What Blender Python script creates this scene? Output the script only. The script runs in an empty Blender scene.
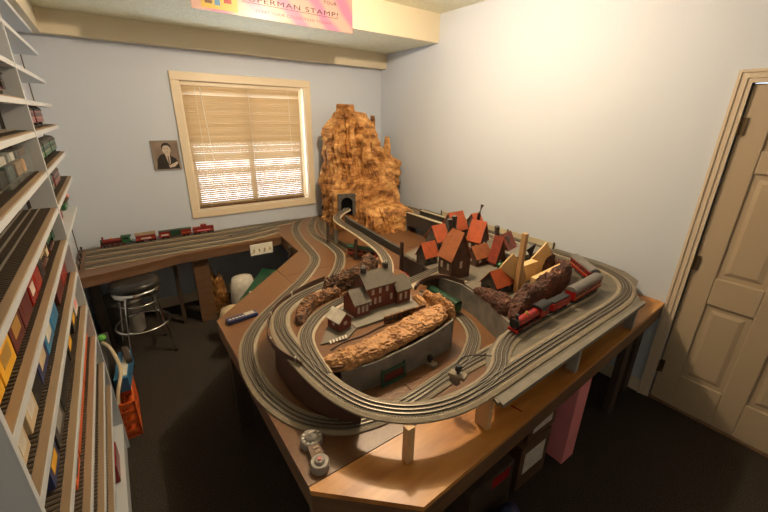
import bpy, bmesh, math, random
from mathutils import Vector, Matrix, noise
random.seed(7)
S = bpy.context.scene
COL = S.collection
PI = math.pi

# ------------------------------------------------------------------ materials
def mat(name, col, rough=.6, metal=0., var=.0, vscale=8., bump=0., bscale=60., col2=None, stretch=None, spec=.5, coat=0., detail=4.):
    m = bpy.data.materials.new(name); m.use_nodes = True
    nt = m.node_tree; N = nt.nodes; L = nt.links
    b = N['Principled BSDF']
    b.inputs['Roughness'].default_value = rough
    b.inputs['Metallic'].default_value = metal
    b.inputs['Specular IOR Level'].default_value = spec
    b.inputs['Coat Weight'].default_value = coat
    b.inputs['Base Color'].default_value = (*col, 1)
    tc = N.new('ShaderNodeTexCoord'); mp = N.new('ShaderNodeMapping')
    L.new(tc.outputs['Object'], mp.inputs['Vector'])
    if stretch: mp.inputs['Scale'].default_value = stretch
    n = N.new('ShaderNodeTexNoise'); n.inputs['Scale'].default_value = vscale; n.inputs['Detail'].default_value = detail
    L.new(mp.outputs[0], n.inputs['Vector'])
    if var or col2:
        r = N.new('ShaderNodeValToRGB')
        c2 = col2 or tuple(min(1, c*(1+var)) for c in col)
        c1 = col if col2 else tuple(c*(1-var) for c in col)
        r.color_ramp.elements[0].position = .35; r.color_ramp.elements[1].position = .65
        r.color_ramp.elements[0].color = (*c1, 1); r.color_ramp.elements[1].color = (*c2, 1)
        L.new(n.outputs['Fac'], r.inputs['Fac']); L.new(r.outputs['Color'], b.inputs['Base Color'])
    if bump:
        n2 = N.new('ShaderNodeTexNoise'); n2.inputs['Scale'].default_value = bscale; n2.inputs['Detail'].default_value = 6
        L.new(tc.outputs['Object'], n2.inputs['Vector'])
        bp = N.new('ShaderNodeBump'); bp.inputs['Strength'].default_value = bump; bp.inputs['Distance'].default_value = .01
        L.new(n2.outputs['Fac'], bp.inputs['Height']); L.new(bp.outputs[0], b.inputs['Normal'])
    return m

M = {}
M['wall'] = mat('wall_paint', (.60,.66,.75), .55, bump=.12, bscale=120, spec=.35)
M['ceil'] = mat('ceiling_texture', (.86,.86,.66), .8, bump=.6, bscale=70, var=.04, vscale=30)
M['beam'] = mat('beam_paint', (.74,.66,.48), .5, bump=.05)
M['trim'] = mat('trim_cream', (.78,.68,.52), .4)
M['wintrim'] = mat('window_casing_cream', (.80,.68,.49), .4)
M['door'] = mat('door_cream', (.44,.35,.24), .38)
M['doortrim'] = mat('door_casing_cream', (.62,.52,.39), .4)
M['carpet'] = mat('carpet_dark', (.052,.042,.034), .95, bump=.9, bscale=260, var=.45, vscale=160, spec=.1)
M['brass'] = mat('hinge_bronze', (.16,.11,.06), .4, .8)
M['shelf'] = mat('shelf_white', (.56,.60,.64), .45)
M['shelfback'] = mat('shelf_back_white', (.52,.55,.58), .5)
M['standard'] = mat('standard_dark', (.07,.06,.05), .6)
M['tan'] = mat('tan_strip', (.28,.20,.125), .55, var=.12, vscale=12, stretch=(1,.15,1))
M['bed'] = mat('track_roadbed', (.25,.21,.148), .55, var=.10, vscale=60, bump=.25, bscale=300)
M['bedlight'] = mat('track_roadbed_edge', (.40,.33,.23), .5, var=.08, vscale=60)
M['beddark'] = mat('track_roadbed_brown', (.20,.15,.10), .55, var=.1, vscale=60)
M['tie'] = mat('tie_dark', (.06,.045,.03), .6)
M['tiel'] = mat('tie_brown', (.16,.135,.10), .6)
M['railbase'] = mat('rail_base_dark', (.03,.025,.02), .6)
M['rail'] = mat('rail_metal', (.30,.27,.22), .34, .55)
M['raildark'] = mat('rail_dark', (.05,.045,.04), .4, .6)
M['particle'] = mat('particle_board_brown', (.15,.070,.030), .32, var=.13, vscale=90, bump=.1, bscale=200, detail=8)
M['brownpaint'] = mat('board_brown', (.16,.09,.045), .5, var=.15, vscale=10)
M['ply'] = mat('plywood_golden', (.37,.14,.028), .36, col2=(.58,.27,.065), vscale=3.2, stretch=(1,5,1), bump=.05, bscale=80, detail=7)
M['apron'] = mat('apron_wood', (.11,.058,.03), .5, col2=(.16,.085,.042), vscale=5, stretch=(1,1,8))
M['legdark'] = mat('leg_dark_wood', (.05,.032,.02), .6, var=.2)
M['deck'] = mat('deck_grey', (.14,.122,.092), .55, var=.12, vscale=14, bump=.08)
M['decklight'] = mat('deck_grey_light', (.19,.172,.14), .5, var=.10, vscale=20)
M['wallgrey'] = mat('model_wall_grey', (.19,.175,.155), .7, var=.25, vscale=12, bump=.3, bscale=90)
M['wallred'] = mat('model_panel_redbrown', (.085,.04,.028), .6, var=.2)
M['fence'] = mat('edge_fence_brown', (.09,.05,.035), .5)
M['postlight'] = mat('post_wood', (.62,.40,.20), .5, var=.1, vscale=8, stretch=(1,1,.2))
M['postgrey'] = mat('post_grey', (.30,.29,.26), .5, var=.1)
M['black'] = mat('matte_black', (.012,.012,.012), .5)
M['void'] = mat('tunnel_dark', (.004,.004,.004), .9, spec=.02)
M['gloss'] = mat('gloss_black', (.015,.013,.012), .18)
M['dark'] = mat('dark_grey', (.05,.047,.042), .5)
M['girder'] = mat('girder_black', (.035,.032,.03), .4)
M['cream'] = mat('girder_cream', (.52,.46,.32), .4)
def rock(name, c1, c2, c3, sc=9.):
    m = bpy.data.materials.new(name); m.use_nodes = True
    nt = m.node_tree; N = nt.nodes; L = nt.links; b = N['Principled BSDF']; b.inputs['Roughness'].default_value = .62
    tc = N.new('ShaderNodeTexCoord'); mp = N.new('ShaderNodeMapping'); mp.inputs['Scale'].default_value = (1,1,1.8)
    L.new(tc.outputs['Object'], mp.inputs[0])
    n = N.new('ShaderNodeTexNoise'); n.inputs['Scale'].default_value = sc; n.inputs['Detail'].default_value = 9; n.inputs['Roughness'].default_value = .68
    L.new(mp.outputs[0], n.inputs['Vector'])
    r = N.new('ShaderNodeValToRGB'); e = r.color_ramp.elements
    e[0].position = .36; e[0].color = (*c1,1); e[1].position = .66; e[1].color = (*c3,1)
    k = e.new(.5); k.color = (*c2,1)
    L.new(n.outputs['Fac'], r.inputs[0]); L.new(r.outputs[0], b.inputs['Base Color'])
    n2 = N.new('ShaderNodeTexNoise'); n2.inputs['Scale'].default_value = 38; n2.inputs['Detail'].default_value = 8
    L.new(mp.outputs[0], n2.inputs['Vector'])
    bp = N.new('ShaderNodeBump'); bp.inputs['Strength'].default_value = .8; bp.inputs['Distance'].default_value = .012
    L.new(n2.outputs['Fac'], bp.inputs['Height']); L.new(bp.outputs[0], b.inputs['Normal'])
    return m
M['mount'] = rock('mountain_ochre', (.12,.042,.012), (.42,.19,.05), (.74,.45,.17), 8)
M['rockdark'] = rock('rock_dark_brown', (.025,.012,.007), (.13,.055,.020), (.36,.17,.065), 26)
M['rockdarker'] = rock('rock_black_brown', (.012,.007,.005), (.07,.03,.012), (.26,.12,.05), 24)
M['rockorange'] = rock('rock_orange', (.20,.085,.03), (.48,.25,.10), (.60,.33,.14), 16)
M['rockred'] = rock('rock_red_brown', (.035,.011,.006), (.085,.028,.014), (.14,.048,.022), 9)
M['roofo'] = mat('roof_orange', (.36,.068,.018), .5, var=.15, vscale=25, bump=.2, bscale=80)
M['roofb'] = mat('roof_brown_orange', (.27,.085,.03), .5, var=.15, vscale=25, bump=.2, bscale=80)
M['roofr'] = mat('roof_red_brown', (.20,.035,.018), .5, var=.2, vscale=25)
M['roofg'] = mat('roof_grey', (.13,.115,.093), .5, var=.1, vscale=40)
M['stone'] = mat('stone_grey', (.07,.062,.054), .7, var=.3, vscale=40, bump=.5, bscale=120)
M['timber'] = mat('half_timber', (.06,.028,.018), .6, var=.3, vscale=30)
def brick(name, c1, c2, mortar, sc):
    m = bpy.data.materials.new(name); m.use_nodes = True
    nt = m.node_tree; N = nt.nodes; L = nt.links; b = N['Principled BSDF']; b.inputs['Roughness'].default_value = .7
    tc = N.new('ShaderNodeTexCoord'); mp = N.new('ShaderNodeMapping'); mp.inputs['Rotation'].default_value = (PI/2,0,0)
    L.new(tc.outputs['Object'], mp.inputs[0])
    t = N.new('ShaderNodeTexBrick'); t.inputs['Scale'].default_value = sc
    t.inputs['Color1'].default_value = (*c1,1); t.inputs['Color2'].default_value = (*c2,1); t.inputs['Mortar'].default_value = (*mortar,1)
    L.new(mp.outputs[0], t.inputs['Vector']); L.new(t.outputs[0], b.inputs['Base Color'])
    return m
M['brick'] = brick('brick_red', (.20,.035,.02), (.14,.028,.018), (.10,.05,.035), 40)
M['win'] = mat('window_pale', (.45,.40,.34), .3)
M['windark'] = mat('window_dark', (.02,.02,.02), .2)
M['wood'] = mat('raw_birch', (.80,.56,.26), .5, col2=(.70,.45,.19), vscale=10, stretch=(1,1,.15))
M['woodd'] = mat('raw_pine', (.56,.34,.15), .5, col2=(.46,.27,.11), vscale=10, stretch=(1,1,.15))
M['red'] = mat('enamel_red', (.30,.012,.010), .25)
M['redd'] = mat('enamel_dark_red', (.20,.014,.012), .3)
M['maroon'] = mat('box_maroon', (.10,.018,.016), .45, var=.2)
M['green'] = mat('enamel_green', (.02,.11,.04), .3)
M['greend'] = mat('enamel_dark_green', (.012,.05,.025), .3)
M['roofgrey'] = mat('coach_roof_grey', (.15,.14,.13), .42)
M['yellow'] = mat('box_yellow', (.80,.42,.03), .45, var=.1)
M['blue'] = mat('box_blue', (.03,.16,.32), .4, var=.2)
M['navy'] = mat('box_navy', (.02,.03,.10), .4, var=.2)
M['orange'] = mat('box_orange', (.62,.11,.02), .45, var=.12)
M['beige'] = mat('box_beige', (.55,.44,.28), .5, var=.1)
M['pink'] = mat('foam_pink', (.72,.24,.26), .7, var=.05, bump=.15)
M['white'] = mat('white_plastic', (.80,.76,.66), .35)
M['label'] = mat('paper_white', (.62,.58,.50), .6, var=.12, vscale=30)
M['cardboard'] = mat('cardboard_brown', (.10,.05,.024), .6, var=.15)
M['chrome'] = mat('chrome', (.75,.74,.72), .12, 1.)
M['vinyl'] = mat('seat_vinyl_black', (.018,.017,.016), .28)
M['grey'] = mat('grey_plastic', (.28,.26,.23), .4)
M['greyl'] = mat('grey_light_plastic', (.45,.42,.37), .4)
M['clear'] = mat('clear_case', (.70,.75,.75), .12)
_n = M['clear'].node_tree; _t = _n.nodes.new('ShaderNodeBsdfTransparent'); _t.inputs[0].default_value = (.85,.88,.88,1); _m = _n.nodes.new('ShaderNodeMixShader'); _m.inputs[0].default_value = .14
_n.links.new(_t.outputs[0], _m.inputs[1]); _n.links.new(_n.nodes['Principled BSDF'].outputs[0], _m.inputs[2]); _n.links.new(_m.outputs[0], _n.nodes['Material Output'].inputs[0])
M['lightgreen'] = mat('toy_green', (.15,.5,.08), .4)
M['gold'] = mat('gold_trim', (.65,.4,.1), .35, .5)

# ------------------------------------------------------------------ mesh helpers
OFF = {}
class MB:
    def __init__(s): s.v = []; s.f = []; s.sm = []
    def add(s, vs, fs, sm=False):
        o = len(s.v); s.v += [tuple(v) for v in vs]; s.f += [tuple(i+o for i in f) for f in fs]; s.sm += [sm]*len(fs); return s
    def box(s, x0, x1, y0, y1, z0, z1, rot=0, piv=None):
        vs = [(x,y,z) for z in (z0,z1) for (x,y) in ((x0,y0),(x1,y0),(x1,y1),(x0,y1))]
        if rot:
            px, py = piv or ((x0+x1)/2, (y0+y1)/2); c, q = math.cos(rot), math.sin(rot)
            vs = [(px+(x-px)*c-(y-py)*q, py+(x-px)*q+(y-py)*c, z) for x,y,z in vs]
        return s.add(vs, [(3,2,1,0),(4,5,6,7),(0,1,5,4),(1,2,6,5),(2,3,7,6),(3,0,4,7)])
    def prism(s, poly, z0, z1):
        n = len(poly)
        a = sum(poly[i][0]*poly[(i+1)%n][1]-poly[(i+1)%n][0]*poly[i][1] for i in range(n))
        if a < 0: poly = poly[::-1]
        vs = [(x,y,z0) for x,y in poly]+[(x,y,z1) for x,y in poly]
        return s.add(vs, [tuple(range(n))[::-1], tuple(range(n,2*n))]+[(i,(i+1)%n,n+(i+1)%n,n+i) for i in range(n)])
    def xprism(s, poly, A, u, v, w, t):
        """polygon in the plane A + a*u + b*v, thickness t along w"""
        A, u, v, w = Vector(A), Vector(u), Vector(v), Vector(w); n = len(poly)
        vs = [A+u*a+v*b for a,b in poly]+[A+u*a+v*b+w*t for a,b in poly]
        fs = [tuple(range(n))[::-1], tuple(range(n,2*n))]+[(i,(i+1)%n,n+(i+1)%n,n+i) for i in range(n)]
        ar = sum(poly[i][0]*poly[(i+1)%n][1]-poly[(i+1)%n][0]*poly[i][1] for i in range(n))
        if ar*(u.cross(v).dot(w)) < 0: fs = [f[::-1] for f in fs]
        return s.add(vs, fs)
    def tube(s, pts, r, seg=8, closed=False, caps=True):
        pts = [Vector(p) for p in pts]; n = len(pts); rings = []
        for i, p in enumerate(pts):
            a = pts[i-1] if (i or closed) else p; b = pts[(i+1)%n] if (i < n-1 or closed) else p
            t = (b-a).normalized(); up = Vector((0,0,1)) if abs(t.z) < .95 else Vector((1,0,0))
            x = t.cross(up).normalized(); y = x.cross(t).normalized()
            rr = r[i] if isinstance(r, (list,tuple)) else r
            rings.append([p+x*rr*math.cos(2*PI*k/seg)+y*rr*math.sin(2*PI*k/seg) for k in range(seg)])
        vs = [v for q in rings for v in q]; fs = []
        for i in range(n if closed else n-1):
            j = (i+1)%n
            for k in range(seg): fs.append((i*seg+k, j*seg+k, j*seg+(k+1)%seg, i*seg+(k+1)%seg))
        s.add(vs, [f[::-1] for f in fs], True)
        if caps and not closed: s.add(rings[0], [tuple(range(seg))]); s.add(rings[-1], [tuple(range(seg))[::-1]])
        return s
    def lathe(s, prof, c=(0,0,0), seg=24, sx=1, sy=1):
        vs = []; n = len(prof)
        for r, z in prof:
            for k in range(seg): vs.append((c[0]+r*sx*math.cos(2*PI*k/seg), c[1]+r*sy*math.sin(2*PI*k/seg), c[2]+z))
        fs = [(i*seg+k, i*seg+(k+1)%seg, (i+1)*seg+(k+1)%seg, (i+1)*seg+k) for i in range(n-1) for k in range(seg)]
        s.add(vs, fs, True)
        s.add(vs[:seg], [tuple(range(seg))[::-1]]); s.add(vs[-seg:], [tuple(range(seg))])
        return s
    def build(s, name, m, parent=None, org=None):
        me = bpy.data.meshes.new(name)
        o = OFF.get(parent.name, (0,0,0)) if parent is not None else (org or (0,0,0))
        me.from_pydata([(v[0]-o[0], v[1]-o[1], v[2]-o[2]) for v in s.v], [], s.f); me.update()
        for p, q in zip(me.polygons, s.sm): p.use_smooth = q
        me.materials.append(M[m] if isinstance(m, str) else m)
        ob = bpy.data.objects.new(name, me); COL.objects.link(ob); OFF[ob.name] = o
        if parent is not None: ob.parent = parent
        else: ob.location = o
        return ob
def B(*a, **k): return MB().box(*a, **k)
def bevel(o, w=.002, seg=2):
    b = o.modifiers.new('bevel', 'BEVEL'); b.width = w; b.segments = seg; b.limit_method = 'ANGLE'; return o
def tag(o, label, cat, group=None, kind=None):
    o['label'] = label; o['category'] = cat
    if group: o['group'] = group
    if kind: o['kind'] = kind
    return o
def thing(name, label, cat, loc=(0,0,0), group=None):
    o = bpy.data.objects.new(name, None); COL.objects.link(o); o.location = loc; o.empty_display_size = .05
    OFF[o.name] = tuple(loc); return tag(o, label, cat, group)
def local(name, label, cat, group=None):
    return thing(name, label, cat, (0,0,0), group)
def kids(o): return [c for c in COL.objects if c.parent == o]
def dup(o, loc, rz, label, group=None, sub=None):
    c = o.copy(); COL.objects.link(c); c.parent = sub
    if sub is None:
        c.location = loc; c.rotation_euler = (0,0,rz); c['label'] = label
        if group: c['group'] = group
    for ch in kids(o): dup(ch, None, 0, None, None, c)
    return c
def struct(name, mb, m, org=None):
    o = mb.build(name, m, None, org); o['kind'] = 'structure'; return o
def spline(pts, step=.012, closed=False):
    P = [Vector((p[0],p[1],p[2] if len(p) > 2 else 0)) for p in pts]; n = len(P); out = []
    rng = range(n) if closed else range(n-1)
    for i in rng:
        p0 = P[i-1] if (i or closed) else P[0]*2-P[1]; p1 = P[i]; p2 = P[(i+1)%n]; p3 = P[(i+2)%n] if (i < n-2 or closed) else P[-1]*2-P[-2]
        k = 16
        for j in range(k):
            t = j/k
            out.append(.5*((2*p1)+(-p0+p2)*t+(2*p0-5*p1+4*p2-p3)*t*t+(-p0+3*p1-3*p2+p3)*t**3))
    if not closed: out.append(P[-1])
    # resample
    res = [out[0]]; acc = 0
    for a, b in zip(out, out[1:]+([out[0]] if closed else [])):
        d = (b-a).length
        while acc+d >= step:
            f = (step-acc)/d; a = a.lerp(b, f); d = (b-a).length; res.append(a.copy()); acc = 0
        acc += d
    return res
def frames(P, closed=False):
    F = []
    n = len(P)
    for i, p in enumerate(P):
        a = P[i-1] if (i or closed) else P[i]; b = P[(i+1)%n] if (i < n-1 or closed) else P[i]
        t = (b-a).normalized(); nrm = Vector((-t.y, t.x, 0)).normalized(); F.append((p, t, nrm))
    return F
def sweep(mb, F, prof, closed=False, sm=False):
    """prof: list of (offset across, height)"""
    n = len(prof); vs = []
    for p, t, nr in F:
        for a, h in prof: vs.append(p+nr*a+Vector((0,0,h)))
    m = len(F); fs = []
    for i in range(m if closed else m-1):
        j = (i+1)%m
        for k in range(n): fs.append((i*n+k, i*n+(k+1)%n, j*n+(k+1)%n, j*n+k))
    if not closed: fs += [tuple(range(n))[::-1], tuple((m-1)*n+k for k in range(n))]
    return mb.add(vs, [f[::-1] for f in fs], sm)
def add_track(root, pts, z, w=.047, bedm='bed', tiem='tiel', step=.0105, closed=False, edge=None):
    """pts 2-D (z constant) or 3-D; z = surface the bed rests on"""
    P3 = [(p[0],p[1],p[2] if len(p) > 2 else z) for p in pts]
    P = spline(P3, step, closed); F = frames(P, closed)
    F2 = F[::2] if len(F) > 4 else F
    if not closed and F2[-1] is not F[-1]: F2 = F2+[F[-1]]
    mb = MB(); sweep(mb, F2, [(-w,0),(w,0),(w*.98,.006),(w*.72,.011),(-w*.72,.011),(-w*.98,.006)], closed); bed = mb.build('roadbed', bedm, root)
    tb = MB()
    for p, t, nr in F:
        h = Vector((0,0,.0105)); a = t*.0030; q = nr*.0285; u = Vector((0,0,.0028))
        c = [p+h-a-q, p+h+a-q, p+h+a+q, p+h-a+q]
        tb.add(c+[x+u for x in c], [(4,5,6,7),(0,1,5,4),(1,2,6,5),(2,3,7,6),(3,0,4,7)])
    tb.build('ties', tiem, root)
    for off, m in ((-.0185,'rail'),(0,'rail'),(.0185,'rail')):
        rb = MB(); sweep(rb, F2, [(off-.0014,.013),(off+.0014,.013),(off+.0014,.0185),(off-.0014,.0185)], closed)
        o = rb.build('rail', m, root)
        rb = MB(); sweep(rb, F2, [(off-.0048,.0115),(off+.0048,.0115),(off+.0048,.0142),(off-.0048,.0142)], closed); rb.build('rail_base', 'railbase', o)
    return F
def track(label, pts, z, group=None, **k):
    t = thing('train_track', label, 'train track', (pts[0][0], pts[0][1], pts[0][2] if len(pts[0]) > 2 else z), group)
    add_track(t, pts, z, **k); return t

# ------------------------------------------------------------------ room
XL, XR, YB, YF = -.395, 2.79, 3.961, -1.3
ZC, ZL, ZS = 2.762, 2.518, 2.361
YC, YS = 3.003, 3.863
struct('floor', B(XL-.1, XR+.1, YF-.1, YB+.12, -.05, 0), 'carpet')
struct('ceiling', B(XL-.1, XR+.1, YF-.1, YB+.12, ZC, ZC+.05), 'ceil')
struct('wall_left', B(XL-.1, XL, YF, YB, 0, ZC), 'wall')
struct('wall_front', B(XL-.1, XR+.1, YF-.1, YF, 0, ZC), 'wall')
struct('ceiling_low', B(XL, XR, YC+.012, YB, ZL, ZC), 'ceil')
struct('trim_1', B(XL, XR, YC, YC+.012, ZL, ZC), 'beam')
struct('trim_2', B(XL, XR, YS, YB, ZS, ZL), 'beam')
struct('trim_3', B(XL, -.244, YF, YS, ZS, ZC), 'beam')
WX0, WX1, WZ0, WZ1 = .534, 1.854, .870, 2.184
ox0, ox1, oz0, oz1 = .605, 1.783, .945, 2.118
w = MB()
w.box(XL, ox0, YB, YB+.12, 0, ZC); w.box(ox1, XR+.1, YB, YB+.12, 0, ZC); w.box(ox0, ox1, YB, YB+.12, 0, oz0); w.box(ox0, ox1, YB, YB+.12, oz1, ZC)
struct('wall_back', w, 'wall')
DY, DZ, DW = .600, 2.035, .80
w = MB(); w.box(XR, XR+.1, DY, YB+.12, 0, ZC); w.box(XR, XR+.1, YF, DY-DW, 0, ZC); w.box(XR, XR+.1, DY-DW, DY, DZ, ZC)
struct('wall_right', w, 'wall')
# window
wn = bpy.data.objects.new('window_1', None); COL.objects.link(wn); wn['kind'] = 'structure'; wn.location = (1.2, YB, .9); OFF['window_1'] = (1.2, YB, .9)
def framebox(x0,x1,z0,z1,t,y0,y1, mb=None):
    mb = mb or MB(); mb.box(x0,x1,y0,y1,z0,z0+t); mb.box(x0,x1,y0,y1,z1-t,z1); mb.box(x0,x0+t,y0,y1,z0+t,z1-t); mb.box(x1-t,x1,y0,y1,z0+t,z1-t); return mb
bevel(framebox(WX0,WX1,WZ0,WZ1,.071,YB-.018,YB).build('casing', 'wintrim', wn), .004)
framebox(ox0,ox1,oz0,oz1,.008,YB-.0,YB+.12).build('jamb', 'wintrim', wn)
sf = framebox(ox0+.008,ox1-.008,oz0+.008,oz1-.008,.04,YB+.07,YB+.10); sf.box(1.17,1.215,YB+.07,YB+.10,oz0,oz1); sf.build('sash', 'white', wn)
g = bpy.data.materials.new('window_glass'); g.use_nodes = True
gn = g.node_tree; [gn.nodes.remove(n) for n in list(gn.nodes)]
go = gn.nodes.new('ShaderNodeOutputMaterial'); gm = gn.nodes.new('ShaderNodeMixShader'); gt = gn.nodes.new('ShaderNodeBsdfTransparent'); gg = gn.nodes.new('ShaderNodeBsdfGlossy')
gg.inputs['Roughness'].default_value = .02; gm.inputs[0].default_value = .06
gn.links.new(gt.outputs[0], gm.inputs[1]); gn.links.new(gg.outputs[0], gm.inputs[2]); gn.links.new(gm.outputs[0], go.inputs[0])
M['glass'] = g
B(ox0+.04,ox1-.04,YB+.084,YB+.088,oz0+.04,oz1-.04).build('pane', 'glass', wn)
# blind
bm_ = bpy.data.materials.new('blind_slat'); bm_.use_nodes = True
bn = bm_.node_tree; bd = bn.nodes['Principled BSDF']; bd.inputs['Base Color'].default_value = (.58,.43,.24,1); bd.inputs['Roughness'].default_value = .4
tr = bn.nodes.new('ShaderNodeBsdfTranslucent'); tr.inputs[0].default_value = (.80,.60,.36,1); mx = bn.nodes.new('ShaderNodeMixShader'); mx.inputs[0].default_value = .12
bn.links.new(bd.outputs[0], mx.inputs[1]); bn.links.new(tr.outputs[0], mx.inputs[2]); bn.links.new(mx.outputs[0], bn.nodes['Material Output'].inputs[0])
M['slat'] = bm_
bl = thing('window_blind', 'cream horizontal slat blind lowered over the window', 'blind', (1.19, YB+.03, oz1-.03))
bx0, bx1 = ox0+.014, ox1-.050
B(bx0,bx1,YB+.010,YB+.045,oz1-.040,oz1-.010).build('headrail', 'wintrim', bl)
ns = 54; zt, zb = oz1-.05, oz0+.035
for i in range(ns):
    f = i/(ns-1); z = zt+(zb-zt)*f
    tilt = math.radians(58+3*math.sin(i*1.7) if f < .44 else 47.4+(f-.44)*2.5) + random.uniform(-.045,.045)
    if i in (2,3): tilt -= .25
    if f > .44 and i%7 in (2,3): tilt += .05
    hw = .0145; c, q = math.cos(tilt), math.sin(tilt)
    y0 = YB+.028
    mb = MB(); sag = .012*f*0
    t = .0006
    mb.add([(bx0,y0-hw*c,z+hw*q),(bx1,y0-hw*c,z+hw*q),(bx1,y0-.0030,z+.0030),(bx0,y0-.0030,z+.0030),(bx1,y0+hw*c,z-hw*q),(bx0,y0+hw*c,z-hw*q)],
           [(0,1,2,3),(3,2,4,5)])
    o = mb.build('slat', 'slat', bl)
    sd = o.modifiers.new('thickness', 'SOLIDIFY'); sd.thickness = .0008
B(bx0,bx1,YB+.018,YB+.040,zb-.028,zb-.012).build('bottom_rail', 'apron', bl)
for x in (bx0+.11, bx0+.585, bx1-.12):
    MB().tube([(x,YB+.012,zt),(x,YB+.012,zb-.02)], .0016, 6).build('ladder_cord', 'white', bl)
MB().tube([(bx0+.15,YB+.006,zt),(bx0+.20,YB+.004,zb+.20)], .003, 6).build('tilt_wand', 'white', bl)
# door
dr = bpy.data.objects.new('door_1', None); COL.objects.link(dr); dr['kind'] = 'structure'; dr.location = (XR, DY-.4, 0); OFF['door_1'] = (XR, DY-.4, 0)
fx = XR+.012   # face of the slab
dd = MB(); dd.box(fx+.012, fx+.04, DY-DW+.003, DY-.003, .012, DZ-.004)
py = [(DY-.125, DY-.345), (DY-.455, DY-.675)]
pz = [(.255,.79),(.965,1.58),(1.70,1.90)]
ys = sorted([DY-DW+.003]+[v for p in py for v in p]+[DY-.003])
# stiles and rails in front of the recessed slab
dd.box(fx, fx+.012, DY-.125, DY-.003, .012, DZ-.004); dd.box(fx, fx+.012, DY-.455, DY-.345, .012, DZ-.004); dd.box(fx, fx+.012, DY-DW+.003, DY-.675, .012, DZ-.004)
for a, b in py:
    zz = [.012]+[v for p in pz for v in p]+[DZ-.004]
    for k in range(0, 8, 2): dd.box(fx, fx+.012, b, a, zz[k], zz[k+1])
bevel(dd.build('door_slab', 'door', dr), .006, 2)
for a, b in py:
    for z0, z1 in pz:
        m_ = .028
        pb = MB(); c = [(fx+.011,b+m_,z0+m_),(fx+.011,a-m_,z0+m_),(fx+.011,a-m_,z1-m_),(fx+.011,b+m_,z1-m_)]
        m2 = .05; d = [(fx+.003,b+m2,z0+m2),(fx+.003,a-m2,z0+m2),(fx+.003,a-m2,z1-m2),(fx+.003,b+m2,z1-m2)]
        pb.add(c+d, [(7,6,5,4)]+[(i,4+i,4+(i+1)%4,(i+1)%4) for i in range(4)]).build('raised_panel', 'door', dr)
cs = MB()
for w0, w1, tk in ((.0,.022,.010),(.022,.050,.016),(.050,.064,.022)):
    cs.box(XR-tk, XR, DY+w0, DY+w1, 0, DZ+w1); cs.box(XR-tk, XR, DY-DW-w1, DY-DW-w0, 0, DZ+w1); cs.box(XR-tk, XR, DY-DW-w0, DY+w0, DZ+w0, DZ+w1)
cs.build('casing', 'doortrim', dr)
jb = MB(); jb.box(XR, XR+.1, DY, DY+.003, 0, DZ); jb.build('jamb', 'doortrim', dr)
for z in (.27, 1.03, 1.82):
    hb = MB(); hb.tube([(XR-.004,DY-.002,z-.045),(XR-.004,DY-.002,z+.045)], .007, 8); hb.box(XR+.002,XR+.011,DY-.03,DY-.002,z-.045,z+.045); hb.build('hinge', 'brass', dr)
# baseboards
struct('baseboard_right', B(XR-.014, XR, DY+.066, YB, 0, .10), 'trim')
struct('baseboard_back', B(XL, XR-.014, YB-.014, YB, 0, .10), 'trim')
# mullion of dark carpet threshold
struct('trim_4', B(XR-.002, XR+.09, DY-DW, DY, 0, .010), 'brownpaint')

# ------------------------------------------------------------------ picture and banner
pc = thing('framed_portrait', 'small black and white portrait of a man in a suit, left of the window', 'picture', (.405, YB-.006, 1.348))
px0, px1, pz0, pz1 = .295, .515, 1.348, 1.610
framebox(px0,px1,pz0,pz1,.010,YB-.012,YB-.001).build('frame', 'grey', pc)
M['sepia'] = mat('print_sepia', (.34,.26,.20), .3, col2=(.20,.15,.115), vscale=6)
B(px0+.010,px1-.010,YB-.006,YB-.002,pz0+.010,pz1-.010).build('print', 'sepia', pc)
def flat(poly, y, name, m, par, t=.0008):
    return MB().xprism(poly, (px0, y, pz0), (1,0,0), (0,0,1), (0,-1,0), t).build(name, m, par)
M['skin'] = mat('print_pale', (.62,.52,.43), .35); M['ink'] = mat('print_dark', (.035,.028,.024), .35); M['mid'] = mat('print_mid', (.15,.12,.10), .35)
flat([(.022,.012),(.205,.012),(.20,.07),(.185,.10),(.15,.125),(.125,.150),(.10,.150),(.06,.135),(.035,.10)], YB-.0061, 'jacket', 'ink', pc)
flat([(.10,.148),(.14,.148),(.135,.06),(.12,.05)], YB-.0070, 'shirt', 'skin', pc)
flat([(.118,.125),(.128,.125),(.130,.06),(.118,.055)], YB-.0079, 'tie', 'mid', pc)
flat([(.118+.034*math.cos(a), .183+.043*math.sin(a)) for a in [2*PI*k/18 for k in range(18)]], YB-.0070, 'face', 'skin', pc)
flat([(.080,.205),(.088,.228),(.11,.243),(.14,.238),(.156,.215),(.156,.175),(.149,.200),(.135,.216),(.105,.218),(.09,.205),(.086,.18)], YB-.0080, 'hair', 'ink', pc)
flat([(.103,.188),(.113,.188),(.113,.192),(.103,.192)], YB-.0080, 'eye', 'ink', pc); flat([(.124,.188),(.134,.188),(.134,.192),(.124,.192)], YB-.0080, 'eye', 'ink', pc)
flat([(.110,.160),(.128,.160),(.124,.164),(.113,.164)], YB-.0080, 'mouth', 'ink', pc)
flat([(.118,.04),(.15,.055),(.19,.075),(.198,.06),(.165,.03),(.125,.022)], YB-.0070, 'hands', 'skin', pc)

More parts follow.
